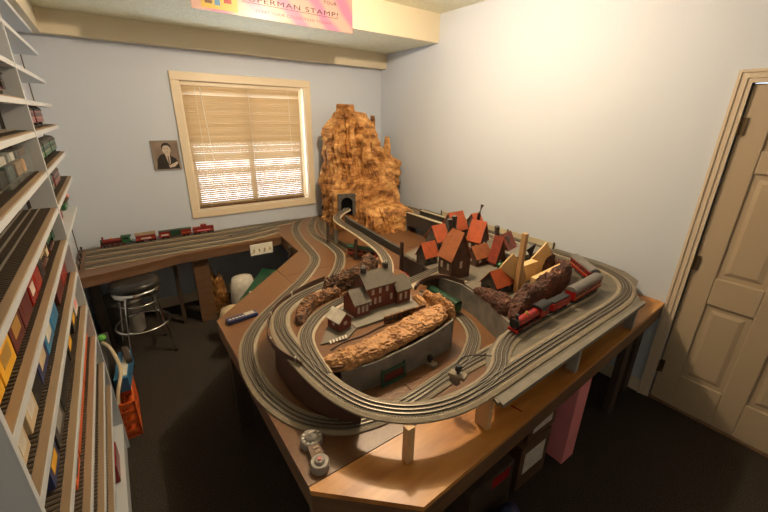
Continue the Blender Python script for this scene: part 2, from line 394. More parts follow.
bnr = thing('banner', 'pink advertising banner with lettering hanging on the ceiling beam', 'banner', (1.21, YC-.004, 2.477))
bm2 = bpy.data.materials.new('banner_pink'); bm2.use_nodes = True; N = bm2.node_tree.nodes; L = bm2.node_tree.links
wv = N.new('ShaderNodeTexWave'); wv.wave_type = 'BANDS'; wv.bands_direction = 'DIAGONAL'; wv.inputs['Scale'].default_value = 2.2; wv.inputs['Distortion'].default_value = 3.
tc = N.new('ShaderNodeTexCoord'); rr = N.new('ShaderNodeValToRGB'); rr.color_ramp.elements[0].color = (.46,.30,.26,1); rr.color_ramp.elements[1].color = (.40,.17,.28,1); rr.color_ramp.elements[0].position = .35; rr.color_ramp.elements[1].position = .9
L.new(tc.outputs['Object'], wv.inputs['Vector']); L.new(wv.outputs['Fac'], rr.inputs[0]); L.new(rr.outputs[0], N['Principled BSDF'].inputs['Base Color']); N['Principled BSDF'].inputs['Roughness'].default_value = .35
M['banner'] = bm2
B(.605,1.815,YC-.006,YC-.003,2.477,2.755).build('sheet', 'banner', bnr)
M['pictyellow'] = mat('banner_yellow', (.48,.34,.05), .4)
pp = B(.665,.90,YC-.0075,YC-.0062,2.492,2.74).build('picture_panel', 'pictyellow', bnr)
B(.75,.785,YC-.0085,YC-.0076,2.515,2.60).build('blue_patch', 'blue', pp); B(.69,.735,YC-.0085,YC-.0076,2.520,2.58).build('brown_patch', 'apron', pp); B(.81,.86,YC-.0085,YC-.0076,2.535,2.56, ).build('red_patch', 'red', pp)
M['banink'] = mat('banner_ink', (.06,.02,.035), .5); M['banink2'] = mat('banner_ink_light', (.20,.07,.12), .5)
def text(s, x, z, size, width, m):
    cu = bpy.data.curves.new('t', 'FONT'); cu.body = s; cu.size = size; cu.extrude = .0004; cu.space_character = 1.15
    to = bpy.data.objects.new('t', cu); COL.objects.link(to); bpy.context.view_layer.update()
    me = bpy.data.meshes.new_from_object(to.evaluated_get(bpy.context.evaluated_depsgraph_get()))
    bpy.data.objects.remove(to)
    xs = [v.co.x for v in me.vertices]; k = width/(max(xs)-min(xs)); x0 = min(xs)
    o = OFF[bnr.name]
    for v in me.vertices:
        X, Z, Y = (v.co.x-x0)*k, v.co.y, v.co.z
        v.co = (x+X-o[0], YC-.0070-Y-o[1], z+Z-o[2])
    me.materials.clear(); me.materials.append(M[m])
    ob = bpy.data.objects.new('lettering', me); COL.objects.link(ob); ob.parent = bnr; OFF[ob.name] = o
    return ob
text('SUPERMAN STAMP!', .935, 2.574, .044, .745, 'banink')
text('START YOUR COLLECTION TODAY!', 1.02, 2.514, .026, .60, 'banink2')
text('YOUR', 1.555, 2.650, .032, .115, 'banink')
B(.93,1.68,YC-.0075,YC-.0065,2.563,2.566).build('underline', 'banink', bnr)

# ------------------------------------------------------------------ wall shelving on the left
BX0, BX1 = XL+.002, -.242
NY, DVY, FYE = .785, 2.18, 3.26
shz = [.16,.43,.58,.745,.92,1.10,1.26,1.41,1.57,1.735,1.86,1.995,2.15,2.27]
bk = thing('wall_bookcase', 'tall white shelving unit of shallow shelves along the left wall', 'bookcase', (-.32, NY, 0))
bevel(B(BX0,BX1+.004,NY-.018,NY,0,2.33).build('side_panel', 'shelf', bk), .001)
bevel(B(BX0,BX1+.002,DVY-.009,DVY+.009,0,2.33).build('divider', 'shelf', bk), .001)
B(BX0,BX1-.012,NY,DVY-.009,.005,.16).build('kickboard', 'shelf', bk)
for z in shz:
    o = MB(); o.box(BX0,BX1,NY,DVY-.009,z-.001,z+.018); o.build('shelf', 'shelf', bk)
    if z > 1.2:
        o = MB(); o.box(BX0,BX1,DVY+.009,FYE if z > 1.3 else 3.0,z-.001,z+.018); o.build('shelf', 'shelf', bk)
B(-.338,-.326,DVY-.013,DVY-.009,.2,2.3).build('shelf_standard', 'standard', bk)
struct('corner_shade_strip', B(XL,XL+.006,YB-.008,YB,.1,ZS), 'standard')  # dark strip paints the shadow line where left and back walls meet
STR = {  # what sits on each near shelf, used to single out its track
 .43:'second shelf up, above the lowest board', .58:'shelf above the second from the floor', .745:'shelf of the orange boxes', .92:'shelf of dark boxes with a yellow one',
 1.10:'shelf of the blue and navy boxes', 1.26:'shelf of the yellow, maroon and red boxes', 1.41:'bare shelf above the red and maroon boxes', 1.57:'shelf of the clear plastic cases',
 1.735:'bare shelf above the clear plastic cases', 1.86:'shelf of the small black engine'}
FSTR = {1.41:'far shelf of the dark green and red cars', 1.57:'far shelf of the three green coaches', 1.735:'far shelf of the two red coaches'}
def shelf_track(y0, y1, z, lab):
    t = thing('display_track', lab, 'train track', (-.32, y0, z+.018), 'display tracks on the wall shelves')
    z1 = z+.018
    B(BX1-.021, BX1-.003, y0, y1, z1, z1+.005).build('tan_strip', 'tan', t)
    B(-.385,-.266,y0+.003,y1-.003,z1,z1+.004).build('roadbed', 'beddark', t)
    tb = MB(); y = y0+.008
    while y < y1-.01: tb.box(-.372,-.264,y,y+.008,z1+.004,z1+.0075); y += .0165
    tb.build('ties', 'tie', t)
    for off in (-.355,-.328,-.300): B(off-.002,off+.002,y0+.005,y1-.005,z1+.0075,z1+.0125).build('rail', 'rail', t)
for z, s in STR.items(): shelf_track(NY+.004, DVY-.012, z, 'display track with tan edging on the '+s)
for z, s in FSTR.items(): shelf_track(DVY+.012, FYE-.01, z, 'shorter display track on the '+s)

def box_item(name, label, cat, y0, y1, z, h, m, x0=-.375, x1=-.272, group=None, panel=None, dz=.0305):
    z0 = z+dz
    t = thing(name, label, cat, ((x0+x1)/2,(y0+y1)/2,z0), group)
    bevel(B(x0,x1,y0,y1,z0,z0+h).build('carton', m, t), .002)
    if panel:
        B(x1,x1+.0008,y0+(y1-y0)*.2,y0+(y1-y0)*.8,z0+h*.3,z0+h*.7).build('printed_panel', panel, t)
        B(x0+.015,x1-.015,y0+(y1-y0)*.25,y0+(y1-y0)*.75,z0+h,z0+h+.0008).build('top_label', panel, t)
    return t
GB = 'boxed model trains on the wall shelves'
bi = box_item
bi('train_box','yellow boxed model car nearest the camera on the shelving','box',.80,.955,1.26,.085,'yellow',group=GB,panel='gold')
bi('train_box','yellow boxed model car beside the larger maroon box','box',.965,1.09,1.26,.085,'yellow',group=GB,panel='gold')
bi('train_box','maroon box nearest the yellow boxes on the middle shelf','box',1.10,1.225,1.26,.090,'maroon',group=GB,panel='gold')
bi('train_box','maroon box next to the red boxes on the middle shelf','box',1.235,1.37,1.26,.088,'maroon',group=GB,panel='maroon')
bi('train_box','bright red box with white lettering beside the maroon box','box',1.39,1.48,1.26,.080,'red',group=GB,panel='label')
bi('train_box','bright red box farther from camera, below the clear plastic cases','box',1.49,1.60,1.26,.085,'red',group=GB,panel='red')
bi('train_box','black box between the red box and the pale engine','box',1.61,1.68,1.26,.085,'black',group=GB)
bi('train_box','dark maroon box at the bottom left of the picture','box',.80,.875,1.10,.075,'maroon',group=GB,panel='beige')
bi('train_box','pale beige box with small print, nearer of the two','box',.885,.965,1.10,.078,'beige',group=GB,panel='label')
bi('train_box','pale beige box with small print beside the navy box','box',1.00,1.10,1.10,.080,'beige',group=GB,panel='label')
bi('train_box','black box between the beige and navy boxes','box',1.105,1.195,1.10,.070,'black',group=GB)
bi('train_box','navy blue box beside the mid blue ones','box',1.205,1.355,1.10,.085,'navy',group=GB,panel='beige')
bi('train_box','mid blue box next to the navy box','box',1.365,1.515,1.10,.088,'blue',group=GB,panel='label')
bi('train_box','mid blue box farther from the navy box','box',1.525,1.67,1.10,.085,'blue',group=GB,panel='blue')
bi('train_box','maroon box between the blue and the red box','box',1.76,1.945,1.10,.080,'maroon',group=GB)
bi('train_box','red box at the far end of the shelf of blue boxes','box',1.96,2.15,1.10,.085,'red',group=GB)
bi('train_box','deep blue and yellow box lowest left in view','box',1.0,1.12,.92,.075,'navy',group=GB,panel='yellow')
bi('train_box','dark grey lattice patterned box beside deep blue box','box',1.145,1.30,.92,.08,'dark',group=GB,panel='grey')
bi('train_box','long black box next to the lattice patterned box','box',1.31,1.60,.92,.07,'black',group=GB)
bi('train_box','black box with yellow label on the shelf of dark boxes','box',1.63,1.77,.92,.08,'black',group=GB,panel='yellow')
bi('train_box','small yellow and black box farther along the shelf of dark boxes','box',1.86,2.0,.92,.075,'black',group=GB,panel='yellow')
bi('train_box','pink and white box at the far end of the dark box shelf','box',2.03,2.155,.92,.08,'label',group=GB,panel='pink')
bi('train_box','orange box nearest the camera on the orange shelf','box',1.16,1.29,.745,.070,'orange',group=GB,panel='black')
bi('train_box','long orange box in the middle of the orange shelf','box',1.305,1.71,.745,.070,'orange',group=GB,panel='orange')
bi('train_box','long orange box at the far end of the orange shelf','box',1.72,2.155,.745,.072,'orange',group=GB,panel='orange')
bi('train_box','small red box low on the shelving near the carpet','box',1.75,1.92,.16,.10,'red',x0=-.34,x1=-.262,dz=.022)
bi('toy_box','small red box on the far shelf beneath the coaches','box',2.50,2.68,1.26,.045,'red',x0=-.34,x1=-.285,dz=.021)
def clear_case(y0, y1, label, inner, card='label'):
    z0 = 1.57+.0305
    t = thing('display_case', label, 'plastic case', (-.33,(y0+y1)/2,z0), 'clear plastic cases of models')
    bevel(B(-.378,-.272,y0,y1,z0,z0+.105).build('case', 'clear', t), .001)
    bevel(B(-.355,-.295,y0+.012,y1-.012,z0+.003,z0+.052).build('model_car', inner, t), .006)
    B(-.366,-.285,y0+.010,y1-.010,z0+.070,z0+.095).build('insert_card', card, t)
clear_case(1.60,1.735,'clear plastic case with a dark model, left edge of picture','dark')
clear_case(1.76,1.89,'clear plastic case with a green model, middle of the row','greend')
clear_case(1.915,2.14,'longer clear plastic case with red-brown model nearest the divider','rockorange','cardboard')

# rolling stock ------------------------------------------------------
def wheelset(mb, x, y0, z, r, wd=.012, seg=14):
    for s in (-1,1): mb.tube([(x,y0*s-wd/2,z),(x,y0*s+wd/2,z)], r, seg)
def make_coach(name, label, cat, group=None, L=.27, W=.056, H=.058, body='red', roof='roofgrey', nw=8, trim='gold', arch=True):
    """length along local x, base at z=0 on the rail top"""
    t = local(name, label, cat, group)
    bevel(B(-L/2,L/2,-W/2,W/2,.016,.016+H*.72).build('body', body, t), .002)
    r = MB(); n = 9
    prof = [(W*.53*math.cos(PI*k/(n-1)), .016+H*.70+(H*.32 if arch else .006)*math.sin(PI*k/(n-1))) for k in range(n)]
    r.xprism(prof, (-L/2-.002,0,0), (0,1,0), (0,0,1), (1,0,0), L+.004); r.build('roof', roof, t)
    for k in range(nw):
        x = -L/2+L*(k+.5)/nw
        for s in (-1,1): B(x-L/nw*.3,x+L/nw*.3,s*W/2-.0007,s*W/2+.0007,.016+H*.36,.016+H*.60).build('window', 'windark', t)
    if trim:
        tb = MB()
        for s in (-1,1): tb.box(-L/2,L/2,s*W/2-.0009,s*W/2+.0009,.016+H*.26,.016+H*.29)
        tb.build('trim_line', trim, t)
    for s in (-1,1):
        x = s*L*.32
        mb = MB(); mb.box(x-.03,x+.03,-.02,.02,.008,.016)
        wheelset(mb, x-.018, .017, .008, .008); wheelset(mb, x+.018, .017, .008, .008); mb.build('bogie', 'black', t)
    return t
def make_loco(name, label, cat, boiler='red', cab='red', trim='black', L=.24, R=.021, fun='black', group=None, wheel='redd'):
    """nose towards local -x"""
    t = local(name, label, cat, group); x0 = -L/2
    MB().tube([(x0+.012,0,.046),(x0+L*.68,0,.046)], R, 18).build('boiler', boiler, t)
    MB().tube([(x0,0,.046),(x0+.014,0,.046)], R*1.06, 18).build('smokebox', trim, t)
    f = MB(); f.lathe([(R*.36,0),(R*.30,.012),(R*.42,.020),(R*.42,.023)], (x0+.020,0,.046+R*.9)); f.build('chimney', fun, t)
    MB().lathe([(R*.40,0),(R*.38,.008),(R*.15,.014)], (x0+L*.34,0,.046+R*.9)).build('dome', 'gold', t)
    c = MB(); c.box(x0+L*.66,x0+L*.92,-.026,.026,.020,.072); c.build('cab', cab, t)
    cr = MB(); prof = [(.030*math.cos(PI*k/8), .071+.012*math.sin(PI*k/8)) for k in range(9)]
    cr.xprism(prof, (x0+L*.63,0,0), (0,1,0), (0,0,1), (1,0,0), L*.34).build('cab_roof', trim, t)
    for s in (-1,1): B(x0+L*.70,x0+L*.86,s*.026-.0007,s*.026+.0007,.050,.066).build('window', 'windark', t)
    B(x0+.004,x0+L,-.024,.024,.017,.024).build('running_board', trim, t)
    B(x0-.004,x0+.006,-.026,.026,.008,.022).build('buffer_beam', 'red', t)
    for s in (-1,1): B(x0+L*.05,x0+L*.64,s*.0235-.0006,s*.0235+.0006,.0185,.0225).build('footplate_line', 'red', t)
    for k in range(4): MB().tube([(x0+L*(.22+.13*k),0,.046),(x0+L*(.22+.13*k)+.003,0,.046)], R*1.03, 18).build('boiler_band', 'black' if boiler != 'black' else 'dark', t)
    for k in range(3):
        mb = MB(); wheelset(mb, x0+L*(.34+.17*k), .017, .0135, .0135, .006, 18); mb.build('driving_wheels', wheel, t)
    mb = MB(); wheelset(mb, x0+L*.09, .017, .007, .007); wheelset(mb, x0+L*.19, .017, .007, .007); mb.build('leading_wheels', 'black', t)
    mb = MB()
    for s in (-1,1): mb.box(x0+L*.15,x0+L*.70,s*.025-.001,s*.025+.001,.012,.015)
    mb.build('side_rod', 'rail', t)
    return t
def make_tender(name, label, body='redd', load='black', L=.12):
    t = local(name, label, 'tender')
    bevel(B(-L/2,L/2,-.025,.025,.016,.056).build('tank', body, t), .002)
    B(-L/2+.006,L/2-.006,-.020,.020,.056,.064).build('coal_load', load, t)
    mb = MB()
    for x in (-.3,0,.3): wheelset(mb, x*L, .017, .0085, .0085)
    mb.build('wheels', 'black', t)
    return t
def put(o, x, y, z, rz): o.location = (x,y,z); o.rotation_euler = (0,0,rz); return o
T, D = .72, .87
RT = .0185   # rail top above bed base
# express train on the siding
put(make_loco('steam_locomotive','glossy red steam locomotive leading the express on the grey deck','locomotive',L=.30,R=.023), 1.535, .868, D+RT, math.radians(3))
put(make_tender('coal_tender','dark red tender coupled behind the express locomotive','red', 'redd', .15) if False else make_tender('coal_tender','red and black tender coupled behind the express locomotive','red','black',.17), 1.79, .876, D+RT, math.radians(1))
put(make_coach('passenger_coach','red coach with grey roof directly behind the tender','passenger coach',L=.33,W=.060,H=.076), 2.075, .885, D+RT, math.radians(3))
put(make_coach('passenger_coach','red coach with grey roof last in the express, by the right wall','passenger coach',L=.28,W=.060,H=.076), 2.375, 1.04, D+RT, math.radians(52))
# christmas train on the yard
put(make_loco('steam_locomotive','small red locomotive with green cab on the wall yard track','locomotive',boiler='redd',cab='green',trim='greend',L=.235,R=.020,fun='red'), -.105, 3.865, T+RT, 0)
t_ = make_coach('freight_car','short red car with tan roof behind the small locomotive','train car',L=.155,W=.054,H=.068,body='redd',roof='tan',nw=0); put(t_, .112, 3.865, T+RT, 0)
B(-.04,.04,-.0275,-.0262,.028,.042).build('lettering_patch', 'label', t_)
t_ = make_coach('freight_car','long red boxcar with dark green middle on the yard track','train car',L=.270,W=.054,H=.078,body='redd',roof='greend',nw=0,arch=False); put(t_, .352, 3.865, T+RT, 0)
B(-.045,.045,-.0285,-.0272,.020,.074).build('door', 'greend', t_); B(-.12,-.06,-.0285,-.0272,.032,.046).build('lettering_patch', 'label', t_)
t_ = make_coach('caboose','red caboose with cupola at the tail of the yard train','caboose',L=.185,W=.052,H=.066,body='redd',roof='redd',nw=0,arch=False); put(t_, .596, 3.862, T+RT, 0)
bevel(B(-.02,.03,-.02,.02,.066,.090).build('cupola', 'redd', t_), .002); B(-.06,.06,-.0275,-.0262,.030,.042).build('lettering_patch', 'pink', t_)
# far shelves
for k, (y, z, m, nm, lb) in enumerate([
    (2.46,1.735,'redd','passenger_coach','red coach nearer the divider on the far red coach shelf'), (2.79,1.735,'redd','passenger_coach','red coach farther from the divider on the far shelf'),
    (2.42,1.57,'green','passenger_coach','green coach nearest the divider on the far shelf'), (2.74,1.57,'green','passenger_coach','middle one of the three green coaches'), (3.06,1.57,'green','passenger_coach','green coach farthest of the three green ones'),
    (2.45,1.41,'greend','freight_car','dark green car on the far shelf below the green coaches'), (2.79,1.41,'redd','freight_car','dark red car on the far shelf below the green coaches')]):
    put(make_coach(nm, lb, 'train car', L=.28,W=.058,H=.078,body=m,roof='dark' if m != 'greend' else 'greend',nw=6), -.302, y, z+.0305, PI/2)
put(make_loco('steam_locomotive','small black engine standing alone on an upper left shelf','locomotive',boiler='black',cab='black',wheel='black',L=.20,R=.017), -.30, 1.98, 1.86+.0305, PI/2)
bi('train_box','peach coloured card behind the small black engine','box',1.84,1.99,1.995,.06,'beige',dz=.021)
put(make_loco('steam_locomotive','rounded dark green engine on the shelf at the divider','locomotive',boiler='green',cab='greend',wheel='black',L=.24,R=.024), -.30, 2.02, 1.26+.0305, PI/2)
put(make_loco('steam_locomotive','pale beige engine between green engine and black box','locomotive',boiler='beige',cab='beige',trim='dark',wheel='black',L=.19,R=.021), -.30, 1.79, 1.26+.0305, PI/2)
tt = thing('toy_bundle','small green and pink toy bundle at end of far shelf','toy',(-.32,2.95,1.281))
bevel(B(-.36,-.28,2.86,3.04,1.281,1.311).build('base', 'green', tt), .008); MB().lathe([(.03,0),(.045,.02),(.03,.05),(.01,.06)], (-.31,2.98,1.311), 12).build('figure', 'cardboard', tt); MB().lathe([(.012,0),(.02,.012),(.01,.03)], (-.285,3.03,1.330), 10).build('flower', 'pink', tt)

# ------------------------------------------------------------------ tables
tb = thing('layout_table','large low wooden table filling the room corner, brown boards with golden plywood front','table',(1.5,2.,0))
seam = .867
brown_l = [(.31,.815),(seam-.002,.815),(seam-.002,2.60),(.31+.0,2.06)]
MB().prism([(.31,.818),(.866,.818),(.866,2.60),(.31,2.06)], T-.020, T).build('brown_board', 'particle', tb)
MB().prism([(.870,.818),(2.30,.818),(2.30,2.45),(.870,2.45)], T-.020, T).build('brown_board', 'particle', tb)
MB().prism([(.870,2.453),(2.785,2.453),(2.785,3.944),(1.212,3.944),(1.212,3.39),(1.176,2.905),(.870,2.604)], T-.020, T).build('brown_board', 'particle', tb)
MB().prism([(.31,.814),(.31,.80),(.57,.555),(2.775,.668),(2.785,.70),(2.785,.814)], T-.020, T).build('plywood_board', 'ply', tb)
MB().prism([(2.303,.818),(2.785,.818),(2.785,2.45),(2.303,2.45)], T-.020, T).build('plywood_board', 'ply', tb)
# aprons
def apron(a, b, h=.085, t=.022, m='apron', par=None, zt=T-.020, name='apron'):
    a, b = Vector((*a,0)), Vector((*b,0)); d = (b-a).normalized(); n = Vector((-d.y,d.x,0))*t
    return MB().prism([(a.x,a.y),(b.x,b.y),((b+n).x,(b+n).y),((a+n).x,(a+n).y)], zt-h, zt).build(name, m, par or tb)
apron((.57,.557),(2.774,.670)); apron((.312,.80),(.568,.559)); apron((.312,2.06),(.312,.802)); apron((1.174,2.905),(.314,2.06)); apron((1.21,3.39),(1.176,2.907))
def leg(x, y, s=.04, m='legdark', z1=T-.02, par=None, z0=0): return bevel(B(x-s,x+s,y-s*.5,y+s*.5,z0,z1).build('leg', m, par or tb), .002)
for x, y in ((.37,.86),(.37,1.95),(.78,.70),(2.40,.70),(2.70,.74),(1.20,3.10),(1.3,2.0),(2.2,2.0),(2.7,3.8)): leg(x, y)
wt = thing('wall_shelf_table','narrow brown table under the window carrying the train yard','table',(.4,3.7,0))
MB().prism([(-.385,3.20),(0,3.275),(.30,3.36),(1.209,3.39),(1.209,3.944),(-.385,3.944)], T-.020, T).build('top_board', 'particle', wt)
apron((-.375,3.205),(0,3.28), .060, par=wt); apron((.001,3.28),(.30,3.365), .060, par=wt); apron((.301,3.365),(1.205,3.395), .060, par=wt)
bevel(B(.40,.53,3.44,3.48,0,T-.02).build('leg', 'apron', wt), .003)
bevel(B(.25,.28,3.50,3.53,0,T-.02).build('leg', 'legdark', wt), .002)
bevel(B(-.34,-.27,3.40,3.44,0,T-.02).build('leg', 'legdark', wt), .002)
sp = thing('switch_plate','white four-gang switch plate fixed to the window table edge','switch plate',(1.,3.378,.64))
bevel(B(.889,1.105,3.366,3.374,.584,.694).build('plate', 'white', sp), .003)
for k in range(4): B(.92+.050*k-.006+.005,.92+.050*k+.006+.005,3.356,3.366,.622,.648).build('toggle', 'beige', sp)

# ------------------------------------------------------------------ tracks on the table
TB = T
track('lower main line curving round the left corner of the table', [(1.60,3.84),(1.50,3.70),(1.40,3.50),(1.32,3.20),(1.27,2.90),(1.20,2.62),(.99,2.35),(.72,2.10),(.52,1.91),(.40,1.74),(.345,1.56),(.335,1.40),(.345,1.27),(.385,1.13),(.45,1.03),(.55,.955),(.68,.925),(.85,.925),(1.10,.950),(1.34,.957),(1.50,.96)], TB, w=.045)
track('lower branch track curving from the front switch into the dark tunnel', [(.78,.922),(.92,.935),(1.07,.955),(1.20,.975),(1.31,1.03),(1.42,1.11),(1.495,1.23),(1.525,1.36),(1.53,1.48),(1.52,1.70)], TB+.0006, w=.040)
track('inner lower track snaking beside the main line behind the ridge', [(1.80,3.86),(1.74,3.78),(1.60,3.55),(1.50,3.25),(1.485,3.0),(1.47,2.82),(1.43,2.62),(1.30,2.40),(1.15,2.22),(1.0,2.08)], TB, w=.045)
track('short lower track curving off beside the mountain', [(1.84,3.78),(1.70,3.50),(1.635,3.30),(1.60,3.15),(1.585,2.90),(1.56,2.45)], TB, w=.040)
YG = 'yard tracks under the window'
track('yard track carrying the small red and green train', [(-.33,3.865),(.2,3.865),(.7,3.865),(1.0,3.872),(1.5,3.89)], TB, w=.04, group=YG)
track('yard track second from the window wall', [(-.33,3.72),(.3,3.72),(.75,3.72),(1.05,3.76),(1.45,3.81)], TB, w=.04, group=YG)
track('yard track third from the window wall', [(-.33,3.57),(.3,3.58),(.75,3.58),(1.0,3.62),(1.3,3.71)], TB, w=.04, group=YG)
track('yard track nearest the stool', [(-.33,3.42),(.2,3.45),(.72,3.46),(1.0,3.48),(1.22,3.56)], TB, w=.04, group=YG)
for k, (x, y) in enumerate(((-.335,3.90),(-.335,3.725),(-.335,3.575),(-.335,3.425))):
    t_ = thing('track_bumper', ['black track bumper ending the yard track nearest the wall','black track bumper ending the second yard track','black track bumper ending the third yard track','black track bumper ending the yard track nearest the stool'][k], 'track bumper', (x,y,TB), 'bumpers of the yard')
    B(x-.030,x-.022,y-.014,y+.014,TB,TB+.032).build('stop_block', 'black', t_); B(x-.034,x-.018,y-.02,y+.02,TB+.026,TB+.036).build('beam', 'legdark', t_)
# yard apron: broad pale board the yard tracks lie beside
track('crossover track between the yard and the window corner', [(.80,3.64),(1.0,3.70),(1.2,3.79),(1.42,3.85),(1.60,3.88)], TB, w=.036)

# ------------------------------------------------------------------ elevated deck
dk = thing('raised_deck','raised grey plywood deck carrying village, station and upper tracks','platform',(1.5,1.5,T))
left_poly = [(.475,1.30),(.455,1.44),(.475,1.57),(.56,1.715),(.68,1.80),(.82,1.875),(1.0,1.92),(1.18,1.975),(1.32,1.99),(1.42,1.93),(1.44,1.80),(1.42,1.66),(1.60,1.665),(1.60,1.575),(1.50,1.60),(1.36,1.555),(1.325,1.45),(1.30,1.22),(1.255,1.118),(.60,1.118),(.50,1.16)]
MB().prism(left_poly, D-.012, D).build('station_deck', 'particle', dk)
vill_poly = [(1.64,2.02),(1.63,1.80),(1.61,1.67),(1.60,1.575),(1.64,1.40),(1.61,1.26),(1.505,.985),(1.46,.902),(1.34,.898),(1.18,.842),(1.00,.70),(.965,.612),(2.30,.652),(2.42,.735),(2.62,.80),(2.72,.92),(2.765,1.10),(2.765,3.05),(2.37,3.05),(2.37,2.25),(2.10,2.15)]
MB().prism(vill_poly, D-.012, D).build('village_deck', 'deck', dk)
MB().prism([(.975,.596),(2.31,.640),(2.33,.656),(.985,.634)], D-.016, D+.001).build('edge_board', 'decklight', dk)
for x, y in ((1.59,.630),(2.235,.648)): bevel(B(x-.012,x+.012,y-.003,y+.045,T,D-.016).build('post', 'postgrey', dk), .001)
B(.962,.985,.640,.700,T,D).build('post', 'postlight', dk)
for x, y in ((2.74,1.6),(2.74,2.6),(1.55,2.9),(2.40,2.9),(2.0,1.6)): B(x-.015,x+.015,y-.015,y+.015,T,D-.012).build('post', 'postgrey', dk)
bevel(MB().prism([(.620,.700),(.650,.700),(.650,.728),(.620,.728)], T, D).build('post', 'postlight', dk), .001)['label'] = 'pale wooden post under the front curve'
# retaining walls
def wallstrip(pts, z0, z1, t, name, m, par, zt=None):
    mb = MB(); F = frames([Vector((p[0],p[1],z0)) for p in pts])
    vs = []; n = len(F)
    for i, (p, tt, nr) in enumerate(F):
        h = (zt[i] if zt else z1)-z0
        vs += [p-nr*t/2, p+nr*t/2, p+nr*t/2+Vector((0,0,h)), p-nr*t/2+Vector((0,0,h))]
    fs = [(0,1,2,3), tuple((n-1)*4+k for k in (3,2,1,0))]
    for i in range(n-1):
        for k in range(4): fs.append((i*4+k, (i+1)*4+k, (i+1)*4+(k+1)%4, i*4+(k+1)%4))
    return mb.add(vs, [f[::-1] for f in fs]).build(name, m, par)
wallstrip([(.60,1.115),(.75,1.085),(.95,1.080),(1.10,1.090),(1.245,1.112),(1.30,1.22),(1.325,1.45)], T, D+.03, .010, 'front_retaining_wall', 'wallgrey', dk, zt=[D-.03,D-.02,D-.008,D-.0,D+.012,D+.012,D])
wallstrip([(.44,1.44),(.435,1.28),(.450,1.15),(.50,1.02),(.58,.93)], T, D-.002, .008, 'curved_panel', 'wallred', dk)
wallstrip([(1.58,1.56),(1.62,1.40),(1.59,1.24),(1.52,1.05),(1.47,.915)], T, D, .008, 'tunnel_side_wall', 'wallgrey', dk)
wallstrip([(1.655,2.04),(1.645,1.90),(1.628,1.76)], T, D+.004, .008, 'tunnel_side_wall', 'dark', dk)
ef = thing('edge_fence','thin dark brown fence strip round the outer left curve','fence',(.45,1.45,D))
P = spline([(.470,1.20,D),(.430,1.33,D),(.425,1.45,D),(.455,1.57,D),(.555,1.725,D),(.68,1.815,D),(.82,1.885,D),(.95,1.92,D)], .02); F = frames(P)
sweep(MB(), F, [(.001,-.005),(.005,-.005),(.005,.030),(.001,.030)]).build('strip', 'fence', ef)
for p, t_, nr in (F[2], F[12], F[24], F[36]): B(p.x-.005,p.x+.002,p.y-.003,p.y+.003,D-.03 if False else D-.005,D+.036).build('clip', 'white', ef)
ar = thing('curved_edging','dark curved edging with pale strip over the tunnel mouth','edging',(1.45,1.54,D))
P = spline([(1.33,1.50,D),(1.40,1.545,D),(1.50,1.565,D),(1.58,1.535,D),(1.618,1.46,D),(1.632,1.39,D)], .02); F = frames(P)
sweep(MB(), F, [(0,0),(.012,0),(.012,.024),(0,.024)]).build('dark_strip', 'fence', ar)
sweep(MB(), F, [(.013,0),(.045,0),(.045,.006),(.013,.006)]).build('pale_strip', 'bedlight', ar)
# side wall of the village platform continuing to front
tg = thing('table_sign','small dark green framed sign leaning on the grey wall','sign',(.85,1.07,T))
sgA = (.772,1.066,T); u = Vector((.998,.03,0)).normalized()
def sg(poly, dy, t, name, m): return MB().xprism(poly, (sgA[0],sgA[1]-dy,sgA[2]), u, (0,.06,1), (0,-1,0), t).build(name, m, tg)
M['signgreen'] = mat('sign_green', (.015,.07,.045), .4)
sg([(0,0),(.135,0),(.135,.016),(0,.016)], 0, .010, 'base', 'signgreen'); sg([(0,.016),(.012,.016),(.012,.080),(0,.080)], 0, .008, 'frame', 'signgreen'); sg([(.123,.016),(.135,.016),(.135,.085),(.123,.085)], 0, .008, 'frame', 'signgreen'); sg([(.012,.062),(.123,.062),(.123,.073),(.012,.073)], 0, .008, 'frame', 'signgreen')
sg([(.012,.016),(.123,.016),(.123,.062),(.012,.062)], -.001, .004, 'panel', 'maroon'); sg([(.024,.033),(.112,.037),(.112,.044),(.024,.040)], .004, .001, 'marking', 'redd')

# upper tracks
track('outer upper loop running over the wooden post and along the right wall', [(1.22,1.975),(1.15,1.93),(1.05,1.885),(.90,1.845),(.76,1.80),(.66,1.755),(.565,1.67),(.51,1.56),(.487,1.43),(.487,1.27),(.495,1.13),(.515,1.0),(.555,.885),(.61,.81),(.68,.752),(.77,.712),(.88,.692),(1.05,.692),(1.28,.702),(1.55,.710),(1.85,.718),(2.15,.728),(2.33,.755),(2.46,.81),(2.56,.90),(2.62,1.03),(2.645,1.20),(2.65,1.6),(2.65,2.4),(2.65,3.05),(2.62,3.3)], D, w=.050)
track('siding track beneath the red express train', [(.88,.694),(.98,.698),(1.07,.712),(1.15,.745),(1.23,.80),(1.34,.845),(1.48,.868),(1.8,.878),(2.1,.882),(2.24,.905),(2.36,.97),(2.46,1.09),(2.52,1.25),(2.535,1.5),(2.53,2.0),(2.49,2.5),(2.49,3.0),(2.50,3.2)], D-.0006, w=.042)
track('inner upper track passing behind the brick station', [(.515,1.10),(.525,1.20),(.540,1.30),(.575,1.40),(.64,1.48),(.73,1.55),(.85,1.60),(1.0,1.625),(1.14,1.66),(1.27,1.74),(1.37,1.84),(1.45,1.97,D+.012),(1.505,2.15,D+.030),(1.535,2.45,D+.05),(1.55,2.75,D+.065),(1.575,2.90,D+.070),(1.625,3.00,D+.074),(1.72,3.09,D+.078),(1.825,3.17,D+.078),(1.850,3.22,D+.078)], D, w=.040, bedm='bedlight')
track('straight grey track leading from station to the village', [(1.17,1.575),(1.35,1.60),(1.55,1.635),(1.74,1.665)], D+.0005, w=.036)
